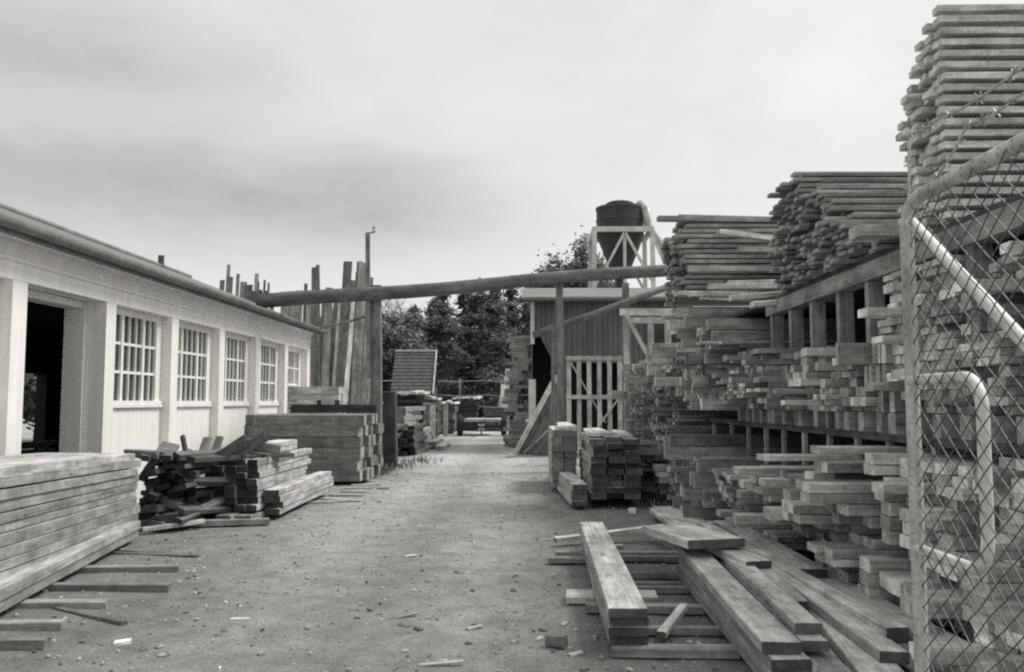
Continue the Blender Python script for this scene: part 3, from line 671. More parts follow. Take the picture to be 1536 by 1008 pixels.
# ------------------------------------------------------------------ trees
def tree(name, x, y, h, r, label, kind, group, seed):
    rr = random.Random(seed)
    t = thing(name, (x, y, 0), label, 'tree', group)
    tr = MB(); tr.tube([(x, y, -.1), (x+.1, y, h*.4), (x, y, h*.9)], .028*h, 8, .06, r2=.02)
    if kind == 'bare':
        def br(p, d, L, rad_, dep):
            e = p+d*L; tr.tube([p, p.lerp(e, .5)+Vector((rr.uniform(-1, 1), 0, rr.uniform(-1, 1)))*L*.06, e], rad_, 4, .1, cap=False, r2=rad_*.6)
            if dep: 
                for _ in range(4):
                    q = p.lerp(e, rr.uniform(.35, 1)); br(q, (d+Vector((rr.uniform(-.8, .8), rr.uniform(-.8, .8), rr.uniform(-.1, .6)))).normalized(), L*.62, rad_*.55, dep-1)
        for k in range(7):
            a = rr.uniform(0, 6.28); br(Vector((x, y, h*rr.uniform(.25, .6))), Vector((math.cos(a)*.6, math.sin(a)*.6, 1)).normalized(), h*.32, .06, 3)
        tr.build('trunk', BARK, t); return
    for k in range(10):
        a = rr.uniform(0, 6.28); z = h*rr.uniform(.2, .8); L = r*(1-z/h)*.9+.3
        tr.tube([(x, y, z), (x+math.cos(a)*L, y+math.sin(a)*L, z+(.1 if kind == 'con' else .5)*L)], .05, 5, .06, r2=.015)
    tr.build('trunk', BARK, t)
    cr = MB(); clumps = []
    if kind == 'con':
        n = int(46+h*5)
        for k in range(n):
            u = rr.random()**.8; z = h*(.06+.92*u); a = rr.uniform(0, 6.28); prof = r*(1-u)**.75*(.75+.35*math.sin(u*23+seed))
            q = prof*math.sqrt(rr.uniform(.15, 1)); clumps.append((x+q*math.cos(a), y+q*math.sin(a), z, .3+.55*(1-u), .28, rr.uniform(.5, 1.5)))
        clumps.append((x, y, h*.98, .2, .6, 1))
    else:
        for k in range(170):
            a = rr.uniform(0, 6.28); b = math.acos(rr.uniform(-1, 1)); q = rr.random()**.4
            clumps.append((x+r*q*math.sin(b)*math.cos(a), y+r*q*math.sin(b)*math.sin(a), h*.66+h*.34*q*math.cos(b)*(1+.2*math.sin(a*3)), rr.uniform(.28, .5), .6, rr.uniform(.55, 1.5)))
    for (cx, cy, cz, s, fl, lt) in clumps:
        for _ in range(70):
            v = Vector((rr.gauss(0, .5), rr.gauss(0, .5), rr.gauss(0, .5)*fl*1.6))*s*1.3; p = Vector((cx, cy, cz))+v
            e = Vector((rr.uniform(-1, 1), rr.uniform(-1, 1), rr.uniform(-.6, .6))).normalized(); f = e.orthogonal().normalized()
            l = rr.uniform(.07, .19); w = l*.55
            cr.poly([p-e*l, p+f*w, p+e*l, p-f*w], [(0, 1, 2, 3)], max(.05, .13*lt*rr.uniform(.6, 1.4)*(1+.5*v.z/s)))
    core = []
    for i in range(9):
        for j in range(12):
            a = 2*PI*j/12; u = i/8
            if kind == 'con': q = r*.62*(1-u)**.75*(.8+.45*noise.noise(Vector((math.cos(a)*2+seed, math.sin(a)*2, u*7)))); z = h*(.05+.88*u)
            else: q = r*.84*math.sin(PI*max(.02, min(.98, u)))*(.85+.4*noise.noise(Vector((math.cos(a)*2+seed, math.sin(a)*2, u*5)))); z = h*(.66+.27*(2*u-1))
            core.append((x+q*math.cos(a), y+q*math.sin(a), z))
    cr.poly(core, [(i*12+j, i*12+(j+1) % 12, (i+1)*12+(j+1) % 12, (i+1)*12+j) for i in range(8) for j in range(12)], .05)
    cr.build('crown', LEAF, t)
trs = [(-15.5, 66, 8.2, 3.0, 'con'), (-13.2, 62, 8.0, 2.4, 'bush'), (-11.4, 70, 9.3, 2.6, 'bare'), (-10.6, 63, 7.6, 2.4, 'bush'), (-9.0, 69, 9.2, 2.6, 'con'), (-8.9, 60, 7.2, 2.3, 'bush'), (-7.1, 66, 9.4, 2.7, 'con'), (-5.9, 61, 9.6, 2.4, 'con'), (-5.0, 70, 10.6, 2.7, 'con'), (-3.5, 64, 10.6, 2.6, 'con'), (-2.2, 61, 9.6, 2.3, 'con'), (-1.2, 67, 11.2, 2.6, 'con'), (.5, 63, 10.3, 2.5, 'con'), (2.0, 68, 11.6, 2.7, 'con'), (-7.9, 73, 9.8, 2.6, 'con'), (-10.3, 75, 9.2, 2.4, 'con'), (-4.2, 75, 10.6, 2.6, 'con'), (-12.6, 74, 9.0, 2.8, 'con'), (-2.9, 73, 10.9, 2.6, 'con'), (-11.9, 73, 9.6, 2.6, 'bare'), (-9.4, 74, 9.9, 2.6, 'bare')]
cnt = {}
for k, (x, y, h, r, kd) in enumerate(trs):
    i = cnt.get(kd, 0); cnt[kd] = i+1
    nm = {'con': 'conifer_tree', 'bush': 'bushy_tree', 'bare': 'bare_tree'}[kd]
    lab = {'con': f'dark conifer in the belt beyond the yard, {od(i)} conifer from the workshop side', 'bush': f'round dark bushy tree beyond yard, {od(i)} bushy one from workshop side', 'bare': ['pale bare tree reaching over the dark belt beside gatepost', 'bare tree standing farther back nearest the workshop', 'bare tree standing farther back nearest the track'][min(i, 2)]}[kd]
    tree(nm, x, y, h, r, lab, kd, 'trees beyond the yard', k+3)
tree('broadleaf_tree', 3.4, 52, 10.9, 1.9, 'dark round-topped tree rising behind the hopper frame', 'bush', None, 77)
tree('broadleaf_tree', 1.7, 54, 10.5, 2.0, 'dark round tree peeking over the shed left of hopper', 'bush', None, 78)
tree('bushy_tree', -16.6, 30, 3.6, 1.9, 'low bush seen through the far doorway inside the workshop', 'bush', None, 91)
tree('bushy_tree', -19.0, 33.5, 5.6, 2.8, 'bigger bush behind low one through the workshop doorway', 'bush', None, 92)
def treeline():
    m = MB(); rr = random.Random(5)
    for k in range(620):
        x = rr.uniform(-30, 9); top = 8.6+1.8*noise.noise(Vector((x*.35, 2, 0)))+1.0*noise.noise(Vector((x*1.3, 5, 0)))
        z = top*rr.random()**.7; c = Vector((x, 84+rr.uniform(-2, 2), z)); lt = rr.uniform(.5, 1.4)
        for _ in range(26):
            p = c+Vector((rr.gauss(0, .5), rr.gauss(0, .4), rr.gauss(0, .5))); e = Vector((rr.uniform(-1, 1), rr.uniform(-1, 1), rr.uniform(-.7, .7))).normalized(); f = e.orthogonal().normalized(); l = rr.uniform(.12, .32)
            m.poly([p-e*l, p+f*l*.55, p+e*l, p-f*l*.55], [(0, 1, 2, 3)], .11*lt*rr.uniform(.7, 1.3))
    tag(m.build('treeline', LEAF), 'far dark wood closing the view behind the yard trees', None, None, 'stuff')
treeline()
def weeds():
    m = MB()
    for k in range(420):
        a = R.choice([(-2.95, 20.0, .5), (-3.1, 19.2, .35), (-2.7, 22, .6), (2.0, 12.6, .3), (-3.1, 18.2, .3), (1.9, 14, .3)]); x = a[0]+R.gauss(0, a[2]*.5); y = a[1]+R.gauss(0, a[2]); h = R.uniform(.05, .16); d = Vector((R.uniform(-.6, .6), R.uniform(-.6, .6), 1))*h
        p = Vector((x, y, 0)); s = Vector((R.uniform(-1, 1), R.uniform(-1, 1), 0)).normalized()*.014
        m.poly([p-s, p+s, p+d*.6+s*.8, p+d, p+d*.6-s*.8], [(0, 1, 2, 3, 4)], R.uniform(.1, .22))
    tag(m.build('weeds', LEAF), 'scrubby weeds along the foot of gateposts and racks', None, None, 'stuff')
weeds()

# ------------------------------------------------------------------ right-hand racks
def rack():
    t = thing('lumber_rack', (4, 8.5, 0), 'long two-storey timber lumber rack along the right of the track', 'rack')
    XF, XB = 2.72, 5.9
    for y in (4.6, 5.3, 6.0, 6.75, 7.4, 8.07, 8.8, 9.5, 10.2, 11.0, 11.9, 13.0): part('post', WOOD, t, lambda m: m.box(XF+.05, XF+.09, y-.03, y+.03, 0, 1.2, .34))
    for y in (4.2, 6.6, 9.0, 11.4, 13.4): part('back_post', DARKWOOD, t, lambda m: m.box(XB-.2, XB-.02, y-.08, y+.08, 0, 2.45))
    part('shelf_beam', WOOD, t, lambda m: m.box(XF+.02, XF+.16, 4.0, 13.4, 1.202, 1.27, .1))
    y = 4.1; k = 0
    while y < 11.2:
        w = R.choice((.09, .11, .13)); part('joist', WOOD, t, lambda m: m.box(XF-.08+R.uniform(-.04, .03), XB-.25, y, y+w, 1.272, 1.42, R.uniform(.2, .33))); y += w+R.uniform(.12, .26); k += 1
    part('shelf_deck', DARKWOOD, t, lambda m: m.box(XF+.2, XB-.3, 11.3, 13.4, 1.29, 1.4))
    for y in (4.5, 5.3, 6.2, 6.9, 7.55, 8.26, 8.92, 9.6): part('upper_post', WOOD, t, lambda m: m.box(XF-.01, XF+.115, y-.035, y+.045, 1.425, 2.455, R.uniform(.2, .27)))
    part('top_beam', WOOD, t, lambda m: m.box(XF-.03, XF+.12, 4.0, 9.75, 2.458, 2.6, .22))
    part('top_deck', DARKWOOD, t, lambda m: m.box(XF+.0, XB-.02, 4.0, 13.4, 2.603, 2.65))
    part('dark_backing', DARKWOOD, t, lambda m: m.box(XB, XB+.05, 3.9, 13.4, 0, 3.0))  # added backing, shuts out light so the rack openings go dark
    part('end_boarding', DARKWOOD, t, lambda m: m.box(XF+1.0, XB-.21, 9.9, 9.95, 1.45, 2.6))
    part('end_boarding', DARKWOOD, t, lambda m: m.box(XF+.3, XB-.01, 3.88, 3.93, 0, 2.6))
rack()
def rack2():
    t = thing('open_frame', (3.2, 18, 0), 'pale open timber frame with crossing rails behind the far racks', 'frame')
    for x, y in ((2.1, 18.2), (2.62, 18.3), (3.0, 18.4), (3.4, 18.5)): part('post', WOOD, t, lambda m: m.box(x-.06, x+.06, y-.06, y+.06, 0, 3.3, .36))
    part('rail', WOOD, t, lambda m: m.box(1.95, 4.4, 18.05, 18.13, 3.305, 3.45, .45)); part('rail', WOOD, t, lambda m: m.box(2.1, 4.6, 17.6, 17.7, 3.1, 3.22, .4))
    part('rail', WOOD, t, lambda m: m.box(2.2, 4.4, 17.4, 17.5, 2.05, 2.16, .36))
    part('brace', WOOD, t, lambda m: m.bar((2.05, 18.0, 3.35), (2.7, 18.0, 2.1), .07, .14, .42, up=(0, 1, 0)))
    part('back_wall', DARKWOOD, t, lambda m: m.box(2.7, 5.5, 19.6, 19.7, 0, 3.4))
rack2()
G1, G2 = 'board ends packed in the lumber racks', 'strips stacked on the rack tops'
W1, T1 = (.09, .2), (.035, .06)
rs = rack_stack
rs('shelf bay behind the gate', 'board', 'stacked_board', 2.72, 4.05, 6.3, 1.425, 2.35, 2.9, (.1, .2), (.04, .07), .12, .25, G1, topjag=.1, pal=.12)
rs('shelf bay under upper posts', 'board', 'stacked_board', 2.6, 6.3, 8.75, 1.425, 1.93, 2.9, (.1, .22), (.04, .075), .16, .24, G1, topjag=.12, pal=.12, edge=.7)
rs('shelf bay past upper posts', 'board', 'stacked_board', 2.5, 8.75, 10.7, 1.425, 2.55, 2.9, W1, T1, .18, .23, G1, topjag=.25, pal=.1, edge=.6, ztop=lambda y: 2.0+.28*(y-8.75))
rs('tall bay below far stack', 'board', 'stacked_board', 2.34, 10.7, 13.2, 1.4, 2.95, 2.9, W1, T1, .16, .22, G1, topjag=.2, pal=.1, edge=.5, ztop=lambda y: 2.55+.15*(y-10.7))
rs('far bay beside open frame', 'board', 'stacked_board', 2.22, 13.4, 16.6, .5, 2.3, 2.6, (.08, .17), T1, .16, .21, G1, topjag=.3, edge=.6)
rs('farthest bay by lattice gate', 'board', 'stacked_board', 2.2, 16.7, 18.0, .1, 2.1, 2.6, (.08, .17), T1, .18, .2, G1, topjag=.3, edge=.6)
rs('ground pile behind the gate', 'board', 'stacked_board', 2.5, 4.0, 6.2, .1, 1.1, 3.1, (.16, .3), (.06, .1), .2, .27, G1, topjag=.1, pal=.2)
rs('ground pile nearest loose planks', 'board', 'stacked_board', 2.25, 6.25, 8.75, .12, 1.04, 3.1, (.16, .3), (.055, .095), .26, .24, G1, under=.8, topjag=.12, pal=.14, bn=(1, 2), rows_=(1, 2), ztop=lambda y: 1.04-.07*(y-6.25))
rs('ground pile under middle shelf', 'board', 'stacked_board', 2.18, 8.8, 11.4, .1, .76, 3.1, (.1, .24), (.045, .08), .2, .2, G1, topjag=.14, under=.5, edge=.35)
rs('ground pile at far shelf end', 'board', 'stacked_board', 1.95, 11.4, 13.3, .1, .95, 3.1, (.1, .22), (.05, .09), .14, .17, G1, topjag=.2, under=.3, edge=.2)
rs('ground pile beyond the shelf', 'board', 'stacked_board', 1.95, 13.4, 15.6, .05, .9, 2.8, (.1, .2), T1, .12, .15, G1, topjag=.2)
# long pale boards drawn half out of the near ground pile
for k, (x, y, z, L, W, T, tn) in enumerate([(2.02, 7.55, 1.0, 2.6, .26, .05, .42), (1.9, 8.0, .85, 2.5, .24, .06, .44), (1.98, 7.4, .8, 2.4, .22, .06, .46), (1.93, 7.1, .56, 2.4, .2, .09, .4), (1.86, 7.9, .42, 2.2, .2, .08, .38), (2.15, 6.55, 1.12, 2.4, .25, .05, .4), (2.0, 8.3, .6, 2.2, .2, .07, .36)]):
    board('drawn_board', 'drawn board', ['long pale board lying on top of near ground pile, upper one', 'pale board end poking out high on near ground pile', 'pale short-looking board end below the high poking one', 'broad light board face halfway down near ground pile', 'light board end low on near ground pile', 'pale board on top of ground pile right beside gate', 'pale board poking out at far edge of near ground pile'][k], None, (x, y, z), (1, R.uniform(-.02, .02), 0), L, W, T, tn, .95, keep=True, topf=1.2)
# bits between
for k in range(9):
    board('drawn_board', 'drawn board', f'light loose board resting on the tall middle racks, {od(k)} from the open frame', 'loose boards on the middle racks', (2.05+R.uniform(0, .5), 13.0-k*.45+R.uniform(-.1, .1), [2.5, 2.95, 2.95, 2.9, 2.85, 2.78, 2.7, 2.62, 2.5][k]+.02), (1, R.uniform(-.15, .15), R.uniform(-.05, .12)), R.uniform(1.2, 2.4), R.uniform(.12, .22), .06, R.uniform(.3, .5), 1.1)
# rack-top strips
def strips(sec, X, Y0, Y1, z0, zt, L, w, t, gap, tone, jit, tn2=.25, slope=0, name='stacked_strip', seed=1, clip=None):
    z = z0; j = 0
    while z < zt(Y0 if False else Y1):
        y = Y0; i = 0; off = R.uniform(-1, 1)*jit*.4
        while y < Y1-.02:
            if z < zt(y) and (clip is None or clip(y, z)):
                tn = tone*R.uniform(1-tn2, 1+tn2)
                board(name, 'strip', f'{tw(tn)} strip in {sec}, {od(j)} layer up, {od(i)} from the front', G2, (X+off+R.uniform(-1, 1)*jit*(1 if i == 0 or jit > .05 else 5), y+w/2, z), (1, R.uniform(-.01, .01)+slope*.3, slope), L*R.uniform(.9, 1.1), w*.97, t, min(tn, .5), 1.0)
            y += w+.012; i += 1
        z += t+gap; j += 1
strips('tall stack above gate', 2.88, 5.9, 6.55, 2.68, lambda y: 4.26, 3.2, .1, .047, .034, .62, .012, .12, clip=lambda y, z: y < 6.55-max(0, (z-3.72))*1.25)
strips('terraced rack-top stack', 2.7, 6.55, 9.3, 2.66, lambda y: 2.74+min(1.0, max(0, (y-6.75)*.62)), 3.2, .12, .034, .012, .25, .12, .3)
strips('far rack-top stack', 2.3, 12.5, 14.2, 3.06, lambda y: 4.12, 2.8, .2, .055, .02, .24, .1, .35, slope=.0)
for k, (x, y, z, dx, dz, L, tn) in enumerate([(1.92, 12.55, 4.14, 1, -.02, 3.0, .24), (2.25, 12.75, 4.2, 1, -.03, 3, .2), (2.75, 12.35, 3.9, 1, -.13, 1.6, .5), (3.0, 12.2, 3.62, 1, -.03, 1.5, .3), (2.3, 12.3, 3.35, 1, .0, 1.7, .36), (2.7, 11.6, 3.05, 1, .02, 1.8, .38), (2.35, 11.2, 2.95, 1, .01, 1.2, .42)]):
    board('loose_pole', 'loose board', ['dark pole jutting left from top of far stack', 'grey board along very top of far stack', 'white board slanting down across far stack face', 'grey board lying at right foot of far stack', 'light board low across far stack face', 'pale board in front of far stack base', 'pale short board nearest track below far stack'][k], None, (x, y, z), (dx, 0, dz), L, .14, .07, tn, keep=True)
board('stack_sticker', 'sticker', 'thin pale stake standing against the corner of tall slatted stack', None, (2.9, 6.5, 2.7), (0, 0, 1), .95, .03, .03, .4, up=(1, 0, 0), keep=True)
board('projecting_board', 'loose board', 'pale board end sticking out of rack top just behind gatepost', None, (2.45, 6.45, 2.72), (1, .05, 0), 2.0, .2, .09, .42, 1, keep=True)

# ------------------------------------------------------------------ the squared stack right of the track
gF = 'boards of the round-topped stack right of the track'
z = .12
for j in range(10):
    for i in range(3):
        bulge = .03*math.sin(j*1.1+i*2)
        tn = R.uniform(.24, .34)
        zt = z+(.03 if i == 1 and j > 7 else 0)
        board('stacked_timber', 'stacked timber', f'dark-ended timber in round-topped stack, {od(9-j)} course from top, {od(i)} from track', gF, (1.04+i*.235+R.uniform(-.02, .02)+bulge*.5, 12.55+bulge+R.uniform(-.09, .09), zt), (R.uniform(-.012, .012), 1, R.uniform(-.01, .01)), 2.7+R.uniform(-.15, .15), .228, .083, tn, R.uniform(.16, .42), topf=1.35)
    z += .085
for j in range(4):
    board('stacked_timber', 'stacked timber', f'pale long timber on low step left of round-topped stack, {od(3-j)} from top', gF, (.74+R.uniform(-.02, .02), 12.4+R.uniform(-.05, .05), .04+j*.075), (-.05, 1, 0), 2.6, .22, .07, .36, .3, topf=1.3)
for j in range(8):
    for i in range(2):
        board('stacked_timber', 'stacked timber', f'pale timber in narrow stack behind round-topped one, {od(7-j)} from top, {od(i)} from track', gF, (.52+i*.21+R.uniform(-.01, .01), 14.6+R.uniform(-.06, .06), .08+j*.12), (0, 1, 0), 2.3, .2, .115, .36, .5, topf=1.4)
for k, (x, y, dx, z) in enumerate([(.98, 12.9, .04, .99), (1.2, 12.7, -.05, 1.0), (1.45, 12.75, .03, .97), (.62, 14.7, .03, 1.045), (.75, 14.75, -.03, 1.05)]):
    board('stacked_timber', 'stacked timber', ['bleached loose plank on top of round-topped stack, track side', 'bleached loose plank on middle of round-topped stack', 'bleached loose plank on top of round-topped stack, rack side', 'bleached plank on narrow stack, track side', 'bleached plank on narrow stack, rack side'][k], gF, (x, y, z), (dx, 1, .01), 1.9, .2, .05, .5, .8, keep=True)

# ------------------------------------------------------------------ loose planks at the right front
gL = 'loose planks lying right of the track'
def pl(lab, a, b, W, T, tn, ef=.7, topf=1.3, bow=0):
    ef *= .45
    a = Vector(a); b = Vector(b); d = b-a
    board('loose_plank', 'loose plank', lab, gL, a, d, d.length, W, T, tn, ef, keep=True, topf=topf, bow=bow)
for j in range(4):
    pl(f'wide plank in short four-high stack out on the track edge, {od(3-j)} from top', (.60+[.006, -.004, .004, 0][j], 5.26+[.02, -.01, .015, 0][j], .065+j*.054), (.66+[0, .01, -.006, 0][j], 8.98, .065+j*.054), .236, .051, [.26, .25, .28, .34][j], .62)
for k, (x0, x1, y, w, h, tn) in enumerate([(.28, 1.75, 8.55, .09, .06, .24), (.2, .62, 8.28, .12, .05, .2), (.3, .98, 6.72, .26, .055, .4), (.42, 1.25, 6.35, .09, .06, .22), (.5, 1.25, 5.28, .1, .06, .26), (.74, 1.3, 5.75, .07, .05, .22), (.75, 1.3, 7.55, .08, .05, .22), (.75, 1.3, 6.98, .08, .05, .2), (.8, 1.3, 7.15, .07, .05, .18), (.6, 1.5, 8.35, .1, .05, .2)]):
    lab = ['farthest thin bearer under the four-high plank stack', 'short flat bearer end next to the farthest bearer', 'broad pale board lying under the four-high plank stack', 'dark bearer just nearer than the broad pale board', 'nearest long bearer between the two plank stacks', 'short bearer behind the nearest long bearer', 'bearer in the gap, second from far side', 'bearer in the gap just beyond the broad pale board', 'thin dark bearer beside the middle gap bearer', 'low bearer end below the farthest thin bearer'][k]
    board('ground_bearer', 'bearer', lab, 'bearers under the loose planks', (x0, y, .0), (1, R.uniform(-.04, .04), 0), x1-x0, w, h, tn, .8, keep=True)
pl('pale strip lying at far end of the four-high stack', (.3, 9.25, .03), (1.5, 9.6, .12), .1, .05, .42)
pl('thin pale strip crossing behind the short wide plank', (1.35, 9.55, .12), (1.62, 8.3, .1), .1, .04, .42)
# bundle with tall side
for j in range(4):
    pl(f'thick plank in long bundle beside the open gap, {od(3-j)} from top', (1.30+[.01, 0, .012, -.012][j], [4.2, 4.32, 4.42, 4.5][j], .04+j*.064), (1.37+[0, .01, 0, .005][j], 7.5+R.uniform(-.1, .1), .04+j*.064), .2, .061, [.2, .22, .24, .32][j], .5)
pl('twisted plank on ground side of long bundle', (1.52, 4.2, .05), (1.55, 7.0, .05), .18, .12, .2)
for j in range(2):
    pl(f'{["lower","upper"][j]} of two long planks lying on inner side of the long bundle', (1.50+.01*j, [4.66, 4.78][j], .2+j*.062), (1.62, 7.4, .2+j*.062), .145, .056, [.26, .36][j], .7)
pl('short wide plank thrown across the loose pile', (1.47, 6.84, .37), (1.25, 7.85, .34), .48, .07, .42, .55)
pl('blunt plank end just right of the short wide plank', (1.68, 6.42, .28), (1.55, 7.3, .28), .2, .07, .38, .4)
pl('round-ended pole between long planks', (1.71, 5.55, .17), (1.74, 6.9, .22), .095, .09, .3, .4)
L2 = [  # near x, near y, far x, far y, z near, z far, W, T, tone
 (1.70, 3.9, 1.98, 6.05, .09, .12, .235, .05, .38, 'wide pale plank with squared far end amid loose pile'),
 (1.52, 3.9, 1.84, 6.3, .03, .04, .2, .05, .3, 'wide flat plank low beside the two inner long planks'),
 (1.90, 4.62, 1.88, 7.3, .15, .19, .15, .065, .33, 'grey plank whose dark end shows near the gatepost foot'),
 (2.02, 4.86, 1.86, 9.3, .19, .15, .13, .085, .32, 'long squared timber running up the middle of loose pile'),
 (2.34, 4.3, 2.24, 7.1, .13, .13, .2, .06, .36, 'pale long plank on rack side of loose pile'),
 (2.12, 4.0, 2.12, 7.4, .03, .04, .26, .08, .2, 'grey low plank half under the racks'),
 (2.12, 6.6, 2.12, 9.4, .20, .18, .24, .06, .34, 'short plank ending in a dark face beside the ground pile'),
 (2.06, 8.0, 1.80, 11.7, .11, .06, .28, .06, .36, 'wide plank running far back towards the round-topped stack'),
 (1.66, 7.9, 1.70, 11.4, .13, .07, .22, .05, .4, 'pale plank farthest back of the loose pile, track side'),
 (2.3, 8.4, 2.2, 11.0, .05, .05, .2, .06, .3, 'grey plank at back of loose pile, rack side'),
 (1.74, 7.1, 1.66, 9.4, .2, .17, .11, .05, .4, 'thin plank lying beyond the short wide plank'),
 (1.92, 7.3, 1.9, 9.6, .03, .03, .3, .09, .24, 'low plank under the back of loose pile'),
 (1.66, 4.6, 1.7, 7.9, .0, .0, .2, .04, .2, 'low dark plank hidden deep in the loose pile')]
for (x0, y0, x1, y1, za, zb, W, T, tn, lab) in L2: pl(lab, (x0, y0, za), (x1, y1, zb), W, T, tn, .45, bow=.005)
board('loose_plank', 'loose plank', 'short post stub standing on edge in loose pile', gL, (1.36, 4.5, .02), (.15, -.1, 1), .2, .12, .06, .3, up=(0, -1, 0), keep=True)
pl('short slanting stick in the open gap between plank stacks', (.84, 5.55, .03), (1.08, 6.1, .08), .06, .04, .4)
pl('thin dark stick flat on ground near four-high stack end', (.45, 4.75, .0), (.72, 4.72, .0), .05, .03, .18)

# ------------------------------------------------------------------ scraps and ground litter
scr = [(-2.05, 6.1, .16, .07, .5, 'pale curled wood chip left of track, by the bearers'), (-2.6, 5.55, .12, .1, .6, 'white wood chip beside the light flat bearer'), (-.62, 5.1, .32, .04, .32, 'thin stick lying in near track'), (.13, 5.5, .16, .07, .14, 'dark block of scrap left of four-high stack'), (.25, 5.3, .12, .06, .3, 'small grey scrap beside the dark block'), (-1.2, 8.6, .15, .08, .45, 'pale chip alone on open track'), (.95, 4.55, .22, .09, .55, 'white torn splinter by the long bundle'), (1.05, 4.6, .2, .06, .55, 'second white torn splinter by the long bundle'), (1.0, 4.8, .4, .08, .3, 'flat offcut near the white splinters'), (.3, 4.4, .14, .05, .25, 'small stick at bottom of the track'), (-.9, 6.2, .18, .04, .35, 'thin curled shaving mid track'), (-.4, 5.9, .14, .05, .4, 'light shaving mid track'), (.85, 8.9, .15, .12, .3, 'small block behind the four-high stack'), (1.4, 12.0, .13, .13, .6, 'pale square block before the round-topped stack')]
for k, (x, y, L, W, tn, lab) in enumerate(scr):
    a = R.uniform(-.6, .6) if k != 2 else .05
    board('wood_scrap', 'wood scrap', lab, 'scraps of wood on the ground', (x, y, gz(x, y)), (math.cos(a), math.sin(a), R.uniform(0, .12)), L*.8, W*.7, R.uniform(.008, .016) if k not in (3, 12, 13) else .07, tn, .8, keep=True)
def litter():
    m = MB(); n = 0
    for k in range(1900):
        y = 3.6+R.random()**1.7*22; x = R.uniform(-4.2, 2.2)
        if R.random() > .35+.65*abs(x+1.1)/3.5: continue
        p = Vector((x, y, gz(x, y)+.004)); s = R.uniform(.005, .022)*(1+.5*(R.random() < .05))*(1.25 if y < 6.5 else 1); a = R.uniform(0, 6.28); d = Vector((math.cos(a), math.sin(a), R.uniform(-.1, .25)))*s; e = Vector((-math.sin(a), math.cos(a), R.uniform(-.1, .2)))*s*R.uniform(.15, .6)
        m.poly([p-d-e, p+d-e, p+d+e, p-d+e, p-d-e+Vector((0, 0, .012)), p+d-e+Vector((0, 0, .012)), p+d+e+Vector((0, 0, .012)), p-d+e+Vector((0, 0, .012))], [(4, 5, 6, 7), (0, 1, 5, 4), (1, 2, 6, 5), (2, 3, 7, 6), (3, 0, 4, 7)], R.choice((.12, .2, .3, .36, .42, .5, .6)))
    tag(m.build('wood_chip_litter', WOOD), 'scattered wood chips and bark on the dirt track', None, None, 'stuff')
litter()
def gravel():
    m = MB()
    for k in range(5200):
        y = 3.4+R.random()**1.6*16; x = R.uniform(-4.3, 2.0); s = R.uniform(.004, .016)*(1+1.2*(R.random() < .03)); p = Vector((x, y, gz(x, y)+s*.2))
        vs = [p+Vector((math.cos(q*1.257+k)*s*R.uniform(.7, 1.2), math.sin(q*1.257+k)*s*R.uniform(.7, 1.2), 0)) for q in range(5)]+[p+Vector((0, 0, s*R.uniform(.5, .9)))]
        m.poly(vs, [(0, 1, 5), (1, 2, 5), (2, 3, 5), (3, 4, 5), (4, 0, 5)], R.uniform(.1, .34))
    tag(m.build('gravel', WOOD), 'fine stones on the packed dirt track', None, None, 'stuff')
gravel()

